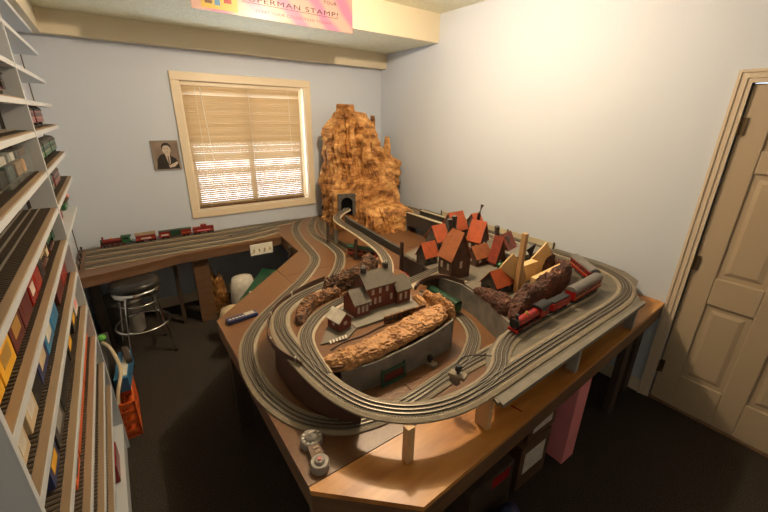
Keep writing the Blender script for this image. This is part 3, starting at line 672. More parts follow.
# mountain bridge
mbz = thing('mountain_bridge','dark girder bridge carrying track down from the mountain tunnel','bridge',(1.6,2.5,T))
P = spline([(1.632,2.86,D+.058),(1.612,2.70,D+.052),(1.60,2.45,D+.040),(1.595,2.15,D+.020),(1.60,1.98,D+.006)], .03); F = frames(P)
sweep(MB(), F, [(-.008,0),(.012,0),(.012,.055),(-.008,.055)]).build('girder_side', 'girder', mbz)
sweep(MB(), F, [(-.010,.055),(.014,.055),(.014,.060),(-.010,.060)]).build('girder_flange', 'dark', mbz)
for x, y, z in ((1.600,1.985,.985),(1.485,2.93,.93),(1.49,2.45,.90)): B(x-.010,x+.010,y-.010,y+.010,T if x<1.55 else T,z).build('post', 'legdark', mbz)
# girder by right wall
gb = thing('girder_bridge','black plate girder bridge with cream rims by the right wall','bridge',(2.45,2.55,D))
B(2.358,2.368,2.28,2.86,D-.08,D+.052).build('side_plate', 'girder', gb); B(2.540,2.550,2.28,2.86,D,D+.052).build('side_plate', 'girder', gb)
B(2.348,2.378,2.28,2.86,D+.052,D+.059).build('rim', 'cream', gb); B(2.533,2.557,2.28,2.86,D+.052,D+.059).build('rim', 'cream', gb)
for y in (2.28,2.86):
    for x in (2.363,2.545): B(x-.008,x+.008,y-.008,y+.008,D,D+.068).build('end_post', 'girder', gb)
gb2 = thing('wall_guard','pale cream guard rail behind the tracks along right wall','rail',(2.74,2.2,D))
B(2.735,2.742,1.45,2.75,D,D+.045).build('guard_board', 'cream', gb2)
for y in (1.46,1.9,2.3,2.74): B(2.728,2.735,y-.006,y+.006,D,D+.055).build('guard_post', 'dark', gb2)
# switches
def sw(x, y, z, rz, label, lantern=True):
    t = thing('switch_motor', label, 'track switch', (x,y,z)); c = .028
    bevel(B(x-.035,x+.035,y-.018,y+.018,z,z+.016,rot=rz).build('housing', 'bed', t), .003)
    if lantern: MB().lathe([(.007,0),(.007,.012),(.014,.016),(.014,.030),(.008,.036)], (x,y,z+.016), 12).build('lantern', 'black', t)
    return t
sw(1.058,1.065,T,math.radians(100),'track switch motor with black lantern beside the lower junction')
sw(.955,.800,D-.001,math.radians(110),'track switch motor with black lantern on the upper junction')
o_ = thing('bracket','small grey bracket block under the upper switch','bracket',(.955,.83,T)); B(.940,.960,.790,.830,D-.035,D-.001).build('block', 'wallgrey', o_)
cb = MB().tube(spline([(1.10,.83,D+.003),(1.13,.88,D+.002),(1.20,.885,D+.002),(1.22,.85,D+.004)] if False else [(.975,.80,D+.03),(1.02,.86,D+.012),(1.10,.862,D+.005),(1.165,.80,D+.012)], .01), .0022, 6).build('switch_wire', 'black', None, (.98,.80,D)); tag(cb, 'thin black looped wire beside the upper switch lantern', 'wire')

# ------------------------------------------------------------------ rocks
def nz(p, s, seed=0.): return noise.fractal(Vector((p[0]*s+seed, p[1]*s-seed, p[2]*s+seed*.5)), .9, 2.1, 4)
def ridge(name, label, path, m, amp=.35, seed=1., steps=None, kind='rock'):
    """path: (x,y,z_base,halfwidth,height)"""
    P = spline([(a,b,c) for a,b,c,_,_ in path], .006); n = len(P); F = frames(P)
    seg = 36; vs = []
    lens = [0]
    def interp(i, k):
        t = i/(n-1)*(len(path)-1); a = int(min(t, len(path)-2)); f = t-a
        return path[a][k]*(1-f)+path[a+1][k]*f
    for i, (p, t, nr) in enumerate(F):
        w_, h_ = interp(i,3), interp(i,4); e = min(1., min(i, n-1-i)/6.+.15); w_ *= e**.5; h_ *= e**.4
        for k in range(seg):
            a = PI*k/(seg-1); ca, sa = math.cos(a), math.sin(a)
            ca = math.copysign(abs(ca)**.6, ca); sa = sa**.6
            q = p+nr*(w_*ca)+Vector((0,0,h_*sa))
            d = nz(q, 22, seed)*.55+nz(q, 60, seed+3)*.30
            d = round(d*6)/6*.6+d*.4
            f = 1+amp*d
            zz = h_*sa*(f if sa > .05 else 1)
            zz = (round(zz/.009)*.009)*.55+zz*.45
            vs.append(p+nr*(w_*ca*f)+Vector((0,0,zz)))
    fs = [(i*seg+k, i*seg+k+1, (i+1)*seg+k+1, (i+1)*seg+k) for i in range(n-1) for k in range(seg-1)]
    fs += [((i+1)*seg, (i+1)*seg+seg-1, i*seg+seg-1, i*seg) for i in range(n-1)]
    fs += [tuple(range(seg)), tuple((n-1)*seg+k for k in range(seg))[::-1]]
    mb = MB().add(vs, fs); o = mb.build(name, m, None, (path[0][0],path[0][1],path[0][2])); tag(o, label, kind); return o
ridge('rock_ridge','low rust brown crumbly rock ridge on the left between the upper tracks', [(.600,1.50,D,.022,.04),(.625,1.56,D,.034,.055),(.70,1.64,D,.036,.06),(.80,1.685,D,.034,.055),(.93,1.70,D,.030,.05)], 'rockdark', .34, 2.)
ridge('rock_ridge','taller dark brown rock ridge behind the brick station', [(.835,1.745,D,.030,.075),(.93,1.755,D,.040,.09),(1.05,1.775,D,.048,.095),(1.15,1.81,D,.05,.10),(1.24,1.885,D,.05,.11),(1.31,1.95,D,.045,.10)], 'rockdarker', .40, 5.)
ridge('rock_ledge','long orange rock ledge capping the grey wall in front of station', [(.55,1.20,D-.03,.030,.045),(.62,1.165,D-.03,.050,.058),(.75,1.150,D-.018,.055,.050),(.87,1.155,D-.008,.060,.042),(.98,1.165,D+.0,.064,.040),(1.09,1.175,D+.006,.066,.042),(1.19,1.185,D+.010,.066,.044),(1.275,1.20,D+.010,.035,.045)], 'rockorange', .30, 8.)
ridge('rock_slab','orange rock slab standing at right end of the ledge', [(1.265,1.12,D,.020,.070),(1.275,1.20,D,.022,.085),(1.29,1.30,D,.022,.070),(1.30,1.40,D,.018,.050)], 'rockorange', .35, 12.)
ridge('rock_slab','thin orange rock strip behind the ledge end', [(1.20,1.26,D,.016,.045),(1.225,1.34,D,.016,.05),(1.235,1.42,D,.014,.04)], 'rockorange', .35, 15.)
ridge('castle_rock','long reddish brown rock wall behind the express train', [(1.50,.945,D,.030,.06),(1.56,.965,D,.045,.12),(1.64,.985,D,.045,.140),(1.75,1.005,D,.045,.095),(1.88,1.020,D,.045,.130),(2.02,1.030,D,.045,.130),(2.14,1.055,D,.042,.140),(2.24,1.085,D,.036,.125),(2.29,1.15,D,.030,.11),(2.31,1.22,D,.025,.09)], 'rockred', .22, 18.)
ridge('castle_rock','reddish brown rock slope at left foot of wooden castle', [(1.62,1.30,D,.025,.03),(1.61,1.20,D,.04,.05),(1.59,1.10,D,.055,.075),(1.53,.985,D,.045,.07)], 'rockred', .3, 22.)
ridge('castle_rock','small red brown rock peak at the right end by coach', [(2.24,1.20,D,.05,.10),(2.27,1.25,D,.05,.15),(2.32,1.28,D,.045,.12)], 'rockred', .3, 25.)
ridge('rock_pile','orange and brown lumpy scenery rocks on floor beneath window table', [(.54,3.66,0,.07,.30),(.60,3.64,0,.10,.36),(.67,3.66,0,.09,.30)], 'mount', .8, 30.)

# mountain
mo = thing('model_mountain','tall ochre rock mountain with spires and tunnel in room corner','model mountain',(2.25,3.5,T))
PO = Vector((1.855, 3.225, D+.074)); PU = Vector((.94,-.34,0)).normalized(); PW = Vector((-.34,-.94,0)).normalized()
def loft(mb, keys, seg=150, rings=130, seed=0., amp=.10, ymax=3.955, xmax=2.785, xmin=1.0):
    z0, z1 = keys[0][0], keys[-1][0]; vs = []
    def at(z):
        for a, b in zip(keys, keys[1:]):
            if z <= b[0]: f = (z-a[0])/(b[0]-a[0]); return [a[k]*(1-f)+b[k]*f for k in range(1,5)]
        return list(keys[-1][1:])
    for i in range(rings+1):
        z = z0+(z1-z0)*i/rings
        cx, cy, hx, hy = at(z)
        for k in range(seg):
            a = 2*PI*k/seg; c, s_ = math.cos(a), math.sin(a)
            e = .75; x = math.copysign(abs(c)**e, c); y = math.copysign(abs(s_)**e, s_)
            q = (cx+hx*x, cy+hy*y, z)
            d = nz((q[0],q[1],q[2]*.55), 4.5, seed)*.80
            d += noise.noise(Vector((q[0]*11+seed,q[1]*11,q[2]*4)))*.35
            col = abs(noise.noise(Vector((a*6+seed, 0, z*1.0))))*1.3-.25
            lay = math.floor((z+.02*noise.noise(Vector((q[0]*5,q[1]*5,z*3))))/.055); st = (noise.noise(Vector((lay*7.3,c*1.5,s_*1.5+seed))))*.55
            q3 = Vector((q[0]*26+seed,q[1]*26,q[2]*13)); d += noise.noise(q3)*.34 - max(0,.10-abs(noise.noise(Vector((q[0]*9+3,q[1]*9,q[2]*4+seed)))))*1.8 - .25
            r_ = amp*(d*.8+st*.7-col)
            sc = max(min(hx,hy)*1.2, .05); r_ *= min(1, sc/.25)
            X = q[0]+x*r_; Y = q[1]+y*r_
            rel = Vector((X,Y,z))-PO; aa = rel.dot(PU); ww = rel.dot(PW)
            if abs(aa) < .115 and -.06 < rel.z < .19 and ww > -.012: X -= PW.x*(ww+.012); Y -= PW.y*(ww+.012)
            vs.append((max(xmin,min(xmax,X)), min(ymax,Y), z+.008*noise.noise(Vector((X*30,Y*30,z*30))) if i else z))
    fs = [(i*seg+k, i*seg+(k+1)%seg, (i+1)*seg+(k+1)%seg, (i+1)*seg+k) for i in range(rings) for k in range(seg)]
    fs += [tuple(range(seg))[::-1], tuple(rings*seg+k for k in range(seg))]
    mb.add(vs, fs)
mm = MB()
loft(mm, [(T,2.25,3.60,.44,.34),(1.2,2.25,3.60,.435,.32),(1.36,2.24,3.60,.41,.30),(1.50,2.18,3.60,.35,.28),(1.66,2.15,3.61,.275,.25),(1.76,2.14,3.61,.225,.21),(1.82,2.13,3.61,.185,.17),(1.875,2.11,3.61,.16,.15),(1.888,2.075,3.61,.10,.10),(1.955,2.07,3.61,.088,.08)], seed=2.5, amp=.08)
loft(mm, [(1.50,2.38,3.60,.08,.07),(1.66,2.40,3.60,.06,.05),(1.72,2.42,3.60,.032,.032),(1.85,2.425,3.60,.020,.02)], 40, 50, 4., .05)
loft(mm, [(1.0,2.60,3.56,.11,.10),(1.36,2.59,3.56,.10,.08),(1.44,2.585,3.56,.06,.05),(1.56,2.60,3.56,.034,.03),(1.63,2.60,3.56,.022,.02)], 50, 70, 6., .06)
loft(mm, [(T,2.12,3.30,.23,.14),(1.05,2.12,3.29,.22,.12),(1.16,2.12,3.28,.16,.11),(1.22,2.10,3.27,.11,.08)], 90, 80, 7., .06)
loft(mm, [(1.0,2.28,3.28,.20,.12),(1.24,2.27,3.28,.16,.11),(1.34,2.20,3.28,.11,.08),(1.40,2.14,3.25,.065,.055),(1.46,2.11,3.24,.048,.04),(1.63,2.10,3.24,.034,.032)], 70, 70, 8., .06)
loft(mm, [(T,2.36,3.24,.25,.18),(.84,2.34,3.24,.24,.17),(.95,2.31,3.28,.21,.15),(1.15,2.32,3.34,.19,.13),(1.26,2.36,3.38,.15,.12),(1.36,2.38,3.42,.12,.10)], 90, 70, 9., .07)
loft(mm, [(T,2.32,3.05,.31,.17),(.82,2.31,3.05,.30,.16),(.90,2.28,3.07,.27,.14),(.97,2.24,3.10,.21,.11)], 100, 40, 11., .06)
mm.build('rock_face', 'mount', mo)
# portal
po = tuple(PO); pu = Vector((.94,-.34,0)).normalized(); pw = Vector((-.34,-.94,0)).normalized()
def arch(w_, h_, n=12): return [(-w_,0),(w_,0)]+[(w_*math.cos(PI*k/n), h_-w_+w_*math.sin(PI*k/n)) for k in range(n+1)]
pt = MB()
out = [(-.11,-.05),(-.11,.185),(.11,.185),(.11,-.05)]
n_ = 12; ins = [(-.060,-.05)]+[(-.060,.07)]+[(.060*math.cos(PI-PI*k/n_), .07+.060*math.sin(PI*k/n_)) for k in range(1,n_)]+[(.060,.07),(.060,-.05)]
pf = pt.xprism([(-.09,-.05),(-.09,.165),(.09,.165),(.09,-.05)]+ins[::-1], po, pu, (0,0,1), pw, .03).build('tunnel_portal', 'stone', mo)
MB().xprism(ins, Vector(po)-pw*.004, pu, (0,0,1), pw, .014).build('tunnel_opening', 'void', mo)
MB().xprism([(-.13,-.22),(-.13,.19),(.13,.19),(.13,-.22)], Vector(po)-pw*.10, pu, (0,0,1), pw, .095).build('portal_backing', 'mount', mo)
B(1.93,2.0,3.935,3.95,T,T+.11).build('back_tunnel_opening', 'black', mo)

# ------------------------------------------------------------------ village and station
def house(label, x, y, w_, d_, eave, rid, along='x', wall='stone', roof='roofo', rz=0., z=D, ov=.008, wins=2, chim=None, name='model_house', cat='model house', door=True):
    """w_ size along the ridge, d_ across; along = ridge axis"""
    t = local(name, label, cat, 'model village houses' if name == 'model_house' else None)
    mb = MB(); hw, hd = w_/2, d_/2
    mb.xprism([(-hd,0),(hd,0),(hd,eave),(0,rid),(-hd,eave)], (-hw,0,0), (0,1,0), (0,0,1), (1,0,0), w_).build('walls', wall, t)
    for s in (-1,1):
        th = .005; sl = (rid-eave)/hd; e = hd+ov
        poly = [(0,rid+.001),(s*e,rid-sl*e+.001),(s*e,rid-sl*e+th+.001),(0,rid+th+.002)]
        MB().xprism(poly, (-hw-ov,0,0), (0,1,0), (0,0,1), (1,0,0), w_+2*ov).build('roof_slope', roof, t)
    k = 0
    for i in range(wins):
        xx = -hw+w_*(i+.5)/wins
        for s in (-1,1):
            B(xx-w_*.07-.002,xx+w_*.07+.002,s*hd-.0012,s*hd+.0012,eave*.40,eave*.72).build('window', 'windark' if wall == 'stone' else 'win', t)
    for s in (-1,1):
        B(s*hw-.0012,s*hw+.0012,-.010,.010,eave*.5,eave*.85).build('window', 'windark' if wall == 'stone' else 'win', t)
    if door: B(-hw-.0014,-hw+.001,hd*.35,hd*.35+.022,0,eave*.42).build('door', 'timber', t)
    if chim:
        cx, cy, cs, ch = chim
        c = MB(); c.box(cx-cs,cx+cs,cy-cs,cy+cs,eave*.9,ch); c.box(cx-cs*1.25,cx+cs*1.25,cy-cs*1.25,cy+cs*1.25,ch,ch+.006); ct = c.build('chimney', 'stone', t)
        MB().lathe([(cs*.45,0),(cs*.4,.012)], (cx,cy,ch+.006), 10).build('chimney_pot', 'stone', ct)
    t.location = (x,y,z); t.rotation_euler = (0,0,rz+(PI/2 if along == 'y' else 0)); return t
house('small stone house with bright orange roof, leftmost of the village', 1.685,1.800,.115,.095,.065,.150)
house('narrow orange-roofed house just behind the leftmost village house', 1.90,1.93,.12,.13,.11,.210)
house('tall dark half-timbered house with brown-orange roof and twisted chimney stacks', 1.690,1.545,.135,.150,.135,.300,'y','timber','roofb',math.radians(-8))
house('orange-roofed house behind the twisted chimney stacks', 2.13,1.98,.15,.14,.15,.270)
house('small high tower with orange cap behind the village', 2.30,1.92,.085,.085,.19,.250)
house('steep orange-roofed house right of the high tower base', 2.16,1.76,.11,.12,.11,.245,'y','timber','roofo',math.radians(12))
house('low dark shop with brown roof in the village middle', 1.99,1.60,.15,.11,.06,.130,'x','timber','roofb')
house('very steep red roofed house beside the grey chimney', 2.07,1.50,.06,.09,.05,.205,'y','timber','roofr')
house('red-brown roofed house at right end of the village', 2.23,1.56,.12,.13,.08,.190,'x','timber','roofr',math.radians(10), chim=(-.035,-.03,.010,.17))
house('stone house with big orange roof, nearest the camera', 1.745,1.225,.185,.115,.060,.135, wins=3)
def twisty(label, pts, rs, m, name='model_chimney'):
    o = MB().tube(pts, rs, 9).build(name, m, None, pts[0]); tag(o, label, 'model chimney'); return o
tc_ = thing('model_chimney','dark twisted chimney stacks on the tall half-timbered house','model chimney',(1.72,1.60,D+.16))
for dx, dy, h in ((0,0,.235),(-.022,.012,.215),(.020,.015,.15)):
    MB().tube([(1.72+dx,1.60+dy,D+.16),(1.715+dx,1.605+dy,D+.21),(1.722+dx*1.1,1.60+dy,D+h+.09),(1.715+dx*1.1,1.60+dy,D+h+.145)], [.017,.018,.014,.018], 9).build('stack', 'stone', tc_)
twisty('tall leaning dark chimney behind the village, highest of all', [(2.225,1.83,D),(2.228,1.83,D+.20),(2.235,1.83,D+.27),(2.26,1.83,D+.345)], [.016,.014,.012,.014], 'dark')
twisty('grey-green chimney in front of the red-brown roofed house', [(2.115,1.53,D),(2.115,1.53,D+.14),(2.095,1.54,D+.20),(2.085,1.54,D+.27)], [.018,.018,.016,.018], 'stone')
tl = thing('model_plant','green foliage tuft at the foot of the village shop','model plant',(2.06,1.47,D)); MB().lathe([(.02,0),(.035,.01),(.03,.025),(.01,.035)], (2.06,1.455,D), 10).build('foliage', 'green', tl)
# grey building block
gbx = thing('model_warehouse','long plain grey flat topped building with black end wall','model building',(2.27,1.42,D))
bevel(B(2.13,2.44,1.36,1.56,D,D+.085,rot=math.radians(-6)).build('body', 'decklight', gbx), .002)
MB().box(2.145,2.425,1.352,1.358,D+.01,D+.06,rot=math.radians(-6),piv=(2.285,1.46)).build('dark_front', 'dark', gbx)
tag(MB().xprism([(0,0),(.10,.03),(.09,.0),(.06,-.06)], (2.15,1.33,D+.145), (1,0,0), (0,0,1), (0,-1,0), .004).box(2.20,2.206,1.325,1.331,D,D+.12).build('black_pennant', 'black', None, (2.15,1.33,D)), 'black triangular flag shape behind the wooden castle', 'model flag')
# raw wood castle
pz_ = tag(bevel(B(1.798,1.826,1.130,1.158,D,D+.365).build('wooden_pillar', 'woodd', None, (1.815,1.15,D)), .001), 'tall square raw pine post standing in the unfinished castle', 'wooden post')
tag(MB().xprism([(-.075,.0),(.085,.0),(.10,.08),(.075,.15),(0,.235),(-.05,.17),(-.085,.10)], (1.79,1.185,D), (.80,-.60,0), (0,0,1), (0,1,0), .008).build('plywood_cutout', 'wood', None, (1.79,1.185,D)), 'pale pointed plywood panel behind the tall post', 'wooden panel')
tag(MB().xprism([(-.12,0),(.13,0),(.10,.09),(.015,.215),(-.085,.115),(-.12,.07)], (2.20,1.235,D), (.96,-.28,0), (0,0,1), (0,1,0), .008).build('plywood_cutout', 'wood', None, (2.20,1.235,D)), 'pale pointed plywood panel at right of the raw wood castle', 'wooden panel')
tag(bevel(B(1.955,2.105,1.205,1.255,D,D+.115).build('castle_block', 'wood', None, (2.03,1.23,D)), .001), 'pale wooden block with flat top between the pointed panels', 'wooden block')
tag(bevel(B(1.90,2.30,1.095,1.135,D,D+.085, rot=math.radians(5)).build('castle_block', 'wood', None, (2.08,1.12,D)), .001), 'long pale wooden strip just behind the red rock wall', 'wooden block')
# brick station
st = local('model_station', 'red brick station building with grey roofs inside the loop', 'model station')
def gable(x0, x1, y0, y1, eave, rid, axis, wall, roof, par, wn_=()):
    if axis == 'x':
        A_, uu, tt_, Ln, hd, c0 = (x0,(y0+y1)/2,0), (0,1,0), (1,0,0), x1-x0, (y1-y0)/2, None
    else:
        A_, uu, tt_, Ln, hd, c0 = ((x0+x1)/2,y0,0), (1,0,0), (0,1,0), y1-y0, (x1-x0)/2, None
    b_ = MB().xprism([(-hd,0),(hd,0),(hd,eave),(0,rid),(-hd,eave)], A_, uu, (0,0,1), tt_, Ln).build('walls', wall, par)
    sl = (rid-eave)/hd; e = hd+.008; A2 = Vector(A_)-Vector(tt_)*.008
    for s in (-1,1): MB().xprism([(0,rid+.001),(s*e,rid-sl*e+.001),(s*e,rid-sl*e+.006),(0,rid+.007)], A2, uu, (0,0,1), tt_, Ln+.016).build('roof_slope', roof, par)
    for (xa, za, ww, hh) in wn_:
        B(xa,xa+ww,y0-.0015,y0+.001,za,za+hh).build('window', 'win', b_)
gable(-.075,.105,-.02,.105,.130,.190,'x','brick','roofg',st, [(-.06,.03,.014,.035),(-.03,.03,.014,.035),(.0,.03,.014,.035),(-.045,.085,.016,.03),(.0,.085,.016,.03),(.045,.085,.016,.03),(.075,.03,.014,.035)])
gable(-.160,-.076,-.045,.075,.072,.125,'x','brick','roofg',st, [(-.148,.02,.014,.036),(-.122,.02,.014,.036),(-.098,.02,.014,.036)])
gable(.106,.195,-.045,.075,.080,.135,'x','brick','roofg',st, [(.12,.02,.016,.04),(.155,.02,.016,.04)])
for x_, y_ in ((-.055,.045),(.085,.045)):
    c_ = MB(); c_.box(x_-.012,x_+.012,y_-.010,y_+.010,.165,.215); c_.box(x_-.014,x_+.014,y_-.012,y_+.012,.215,.220); ch = c_.build('chimney', 'stone', st)
    for q in (-.006,.006): MB().lathe([(.004,0),(.0035,.012)], (x_+q,y_,.220), 8).build('chimney_pot', 'greyl', ch)
st.location = (1.005,1.445,D+.012)
pb = thing('station_platform','grey paved platform base beneath the brick station','platform',(1.0,1.42,D))
MB().prism([(.80,1.32),(1.24,1.31),(1.25,1.545),(.82,1.545)], D, D+.012).build('paving', 'decklight', pb)
MB().prism([(.60,1.30),(.72,1.27),(.80,1.32),(.82,1.45),(.70,1.42)], D, D+.008).build('paving', 'deck', pb)
for k in range(6): B(.640+k*.016,.648+k*.016,1.275,1.30,D+.008,D+.0095, rot=math.radians(-20)).build('pale_stripe', 'label', pb)
hs = house('tiny brick shed with pale roof left of the station', .745,1.385,.085,.075,.052,.085,'y','brick','label',math.radians(12),z=D+.008,wins=1,name='model_shed',cat='model shed',door=False)
lf = thing('lattice_wall','low dark stone wall with small arches before the station','model wall',(1.08,1.31,D))
wallstrip([(.945,1.290),(1.07,1.285),(1.20,1.275)], D+.001, D+.040, .010, 'wall_body', 'rockdark', lf)
for k in range(8): B(.965+k*.029,.980+k*.029,1.278,1.281,D+.012,D+.030).build('arch_opening', 'black', lf)
sp_ = MB().tube(spline([(.62,1.24,D+.004),(.70,1.26,D+.004),(.80,1.255,D+.004),(.88,1.27,D+.005),(.95,1.275,D+.006)], .02), .004, 6).build('model_path_rail', 'fence', None, (.62,1.24,D)); tag(sp_, 'dark thin path edging in front of the station', 'edging')

# trains in the dark around
put(make_coach('freight_car','dark green car half hidden in the dark tunnel under the arch','train car',L=.26,W=.055,H=.07,body='green',roof='greend',nw=0), 1.508,1.44,T+RT,math.radians(88))
put(make_coach('freight_car','red car standing low between the deck and the bridge','train car',L=.27,W=.052,H=.045,body='red',roof='red',nw=0,arch=False), 1.565,2.02,T,math.radians(92))
put(make_coach('freight_car','dark green and red car behind the dark rock ridge','train car',L=.26,W=.055,H=.080,body='redd',roof='greend',nw=4), 1.545,2.43,T+RT+.002,math.radians(-58))


# controller on the corner
ct = thing('power_controller','grey double-dial train controller lying on the near table corner','controller',(.38,.91,T))
a0, a1 = Vector((.392,.968)), Vector((.372,.860)); 
MB().lathe([(.040,0),(.040,.024),(.036,.030),(.034,.030)], (a0.x,a0.y,T), 28).build('dial_housing', 'grey', ct)
MB().lathe([(.033,0),(.033,.024),(.029,.029)], (a1.x,a1.y,T), 28).build('dial_housing', 'grey', ct)
MB().prism([(.368,.965),(.412,.960),(.394,.865),(.352,.868)], T, T+.027).build('body', 'gold' if False else 'apron', ct)
k1 = MB().lathe([(.024,0),(.023,.012),(.010,.013),(.009,.018)], (a0.x,a0.y,T+.030), 20).build('knob', 'greyl', ct); 
k2 = MB().lathe([(.018,0),(.017,.008),(.008,.009)], (a1.x,a1.y,T+.029), 20).build('knob', 'grey', ct); MB().lathe([(.007,0),(.006,.004)], (a1.x,a1.y,T+.038), 12).build('cap', 'pink', k2)
tk_ = MB()
for k in range(10):
    a = 2*PI*k/12-.3; x, y = a0.x+.0295*math.cos(a), a0.y+.0295*math.sin(a); tk_.box(x-.004,x+.004,y-.003,y+.003,T+.030,T+.0315,rot=a)
tk_.build('dial_marks', 'white', ct)
MB().tube([(a0.x-.012,a0.y,T+.050),(a0.x+.012,a0.y,T+.050)], .003, 8).build('pointer', 'white', k1)
for k in range(3): B(.374+k*.001,.392+k*.001,.895+k*.018,.905+k*.018,T+.027,T+.029).build('button', 'tan', ct)
rm = thing('remote_handset','dark navy handset with white buttons on the left table corner','remote control',(.435,1.995,T))
bevel(B(.348,.524,1.970,2.022,T,T+.026,rot=math.radians(6)).build('body', 'navy', rm), .006)
for k in range(5): B(.362+k*.018,.374+k*.018,1.985,1.993,T+.026,T+.028,rot=math.radians(6),piv=(.435,1.995)).build('button', 'label', rm)
B(.452,.508,1.980,2.012,T+.026,T+.028,rot=math.radians(6),piv=(.435,1.995)).build('pale_panel', 'greyl', rm)

# ------------------------------------------------------------------ stool
sc = (-.045,3.21); sx_, sy_ = sc
so = thing('bar_stool','chrome bar stool with round black padded seat','stool',(sx_,sy_,0))
MB().lathe([(.150,.575),(.166,.580),(.168,.615),(.155,.632),(.10,.637),(.01,.638)], (sx_,sy_,0), 40).build('seat', 'vinyl', so)
MB().lathe([(.160,.535),(.165,.537),(.165,.574),(.160,.576)], (sx_,sy_,0), 40).build('seat_rim', 'chrome', so)
ringp = [(sx_+.185*math.cos(2*PI*k/40), sy_+.185*math.sin(2*PI*k/40), .265) for k in range(40)]
MB().tube(ringp, .010, 8, closed=True).build('foot_ring', 'chrome', so)
ringp = [(sx_+.135*math.cos(2*PI*k/36), sy_+.135*math.sin(2*PI*k/36), .46) for k in range(36)]
MB().tube(ringp, .006, 8, closed=True).build('upper_ring', 'chrome', so)
for k in range(4):
    a = PI/4+k*PI/2+.15; c, s_ = math.cos(a), math.sin(a)
    lg = MB().tube([(sx_+.125*c,sy_+.125*s_,.55),(sx_+.145*c,sy_+.145*s_,.46),(sx_+.178*c,sy_+.178*s_,.235),(sx_+.215*c,sy_+.215*s_,.012)], .0105, 10).build('leg', 'chrome', so)
    MB().lathe([(.014,0),(.014,.018)], (sx_+.215*c,sy_+.215*s_,0), 10).build('foot_cap', 'black', lg)
bn_ = thing('grey_tub','shallow grey round tub on floor behind the stool','tub',(-.17,3.62,0))
MB().lathe([(.13,0),(.15,.30),(.17,.31),(.17,.33),(.15,.34)], (-.17,3.66,0), 28).build('shell', 'grey', bn_)

# ------------------------------------------------------------------ things under and beside
cr = thing('storage_crate','orange red plastic crate on the carpet beside the shelving','crate',(-.17,2.40,0))
c_ = MB(); x0, x1, y0, y1, h = -.250,-.168,2.24,2.66,.25
c_.box(x0,x1,y0,y1,0,.012)
for zz in (0.04,.11,.18,.235): c_.box(x0,x1,y0,y0+.008,zz-.015,zz+.015); c_.box(x0,x1,y1-.008,y1,zz-.015,zz+.015); c_.box(x0,x0+.008,y0,y1,zz-.015,zz+.015); c_.box(x1-.008,x1,y0,y1,zz-.015,zz+.015)
for yy in (y0,(y0+y1)/2-.01,y1-.02): c_.box(x0,x0+.008,yy,yy+.02,0,h-.005); c_.box(x1-.008,x1,yy,yy+.02,0,h-.005)
c_.build('basket', 'orange', cr)
tg_ = thing('toy_box','blue and white carton leaning on top of the orange crate','box',(-.17,2.44,.286)); bevel(B(-.232,-.160,2.36,2.68,.251,.350,rot=math.radians(-6)).build('carton', 'blue', tg_), .003); B(-.200,-.166,2.38,2.66,.350,.353,rot=math.radians(-6)).build('white_label', 'label', tg_)
bevel(B(-.385,-.262,2.30,2.95,0,.385).build('dark_carton', 'dark', None, (-.32,2.6,0)), .003); tag(bpy.data.objects['dark_carton'], 'dark carton standing on the floor behind the orange crate', 'box')
tb_ = thing('curved_toy','brown curved toy on the carton over the crate','toy',(-.17,2.5,.366)); bevel(B(-.185,-.150,2.50,2.68,.352,.385,rot=math.radians(6)).build('body', 'legdark', tb_), .006)
lp = MB().tube(spline([(-.225,2.22,.29),(-.185,2.25,.36),(-.195,2.33,.43),(-.225,2.40,.44),(-.24,2.44,.43)] if False else [(-.285,2.76,.41),(-.245,2.64,.42),(-.212,2.48,.405),(-.205,2.38,.375),(-.232,2.29,.315),(-.245,2.25,.255)], .01), .010, 8).build('cream_hose', 'beige', None, (-.245,2.25,.25)); tag(lp, 'cream curved tube draped over the orange crate', 'tube')
gt_ = MB().lathe([(.005,0),(.022,.010),(.026,.028),(.014,.042)], (-.290,2.83,.386), 14).build('green_toy', 'lightgreen', None, (-.290,2.83,.386)); tag(gt_, 'bright green small round toy beside the shelving', 'toy')
ps = thing('foam_slab','tall pink foam slab standing under the table front','foam slab',(1.83,.73,0))
bevel(B(1.745,1.865,.650,.775,0,.620).build('slab', 'pink', ps), .003)
for (x0, x1, y0, y1, z0, z1, lab, m, pn) in ((1.38,1.64,.70,.80,0,.30,'brown carton with white label standing under the table front','cardboard',(1.42,1.60,.10,.24)),
      (1.43,1.68,.71,.80,.30,.46,'smaller brown carton with label stacked on the larger one','cardboard',(1.47,1.64,.34,.42))):
    t_ = thing('storage_box', lab, 'box', ((x0+x1)/2,(y0+y1)/2,z0)); bevel(B(x0,x1,y0,y1,z0,z1).build('carton', m, t_), .002); B(pn[0],pn[1],y0-.001,y0,pn[2],pn[3]).build('label', 'label', t_)
t_ = thing('storage_box','dark box with small red and blue patches under the near edge','box',(1.05,.74,0)); bevel(B(.95,1.25,.66,.86,0,.36).build('carton', 'legdark', t_), .002); B(1.10,1.22,.659,.66,.28,.34).build('red_patch', 'red', t_)
t_ = thing('storage_bag','crumpled navy plastic bag on floor below the near table edge','bag',(.95,.62,0))
MB().lathe([(.06,0),(.10,.05),(.11,.12),(.07,.20),(.02,.22)], (1.12,.585,0), 16, 1, .55).build('bag_body', 'navy', t_)
gp = thing('green_game_box','dark green flat box with white stripes leaning under the table','box',(.80,3.05,0))
def quad(pts, t, nm, m, par):
    a, b, c, d = [Vector(p) for p in pts]; n = (b-a).cross(d-a).normalized()*t; n = n if n.z > 0 else -n
    MB().add([a,b,c,d,a+n,b+n,c+n,d+n], [(3,2,1,0),(4,5,6,7),(0,1,5,4),(1,2,6,5),(2,3,7,6),(3,0,4,7)]).build(nm, m, par)
gA, gB, gC, gD = (.50,2.66,.38),(.72,2.50,.38),(1.16,3.05,.42),(.975,3.31,.42)
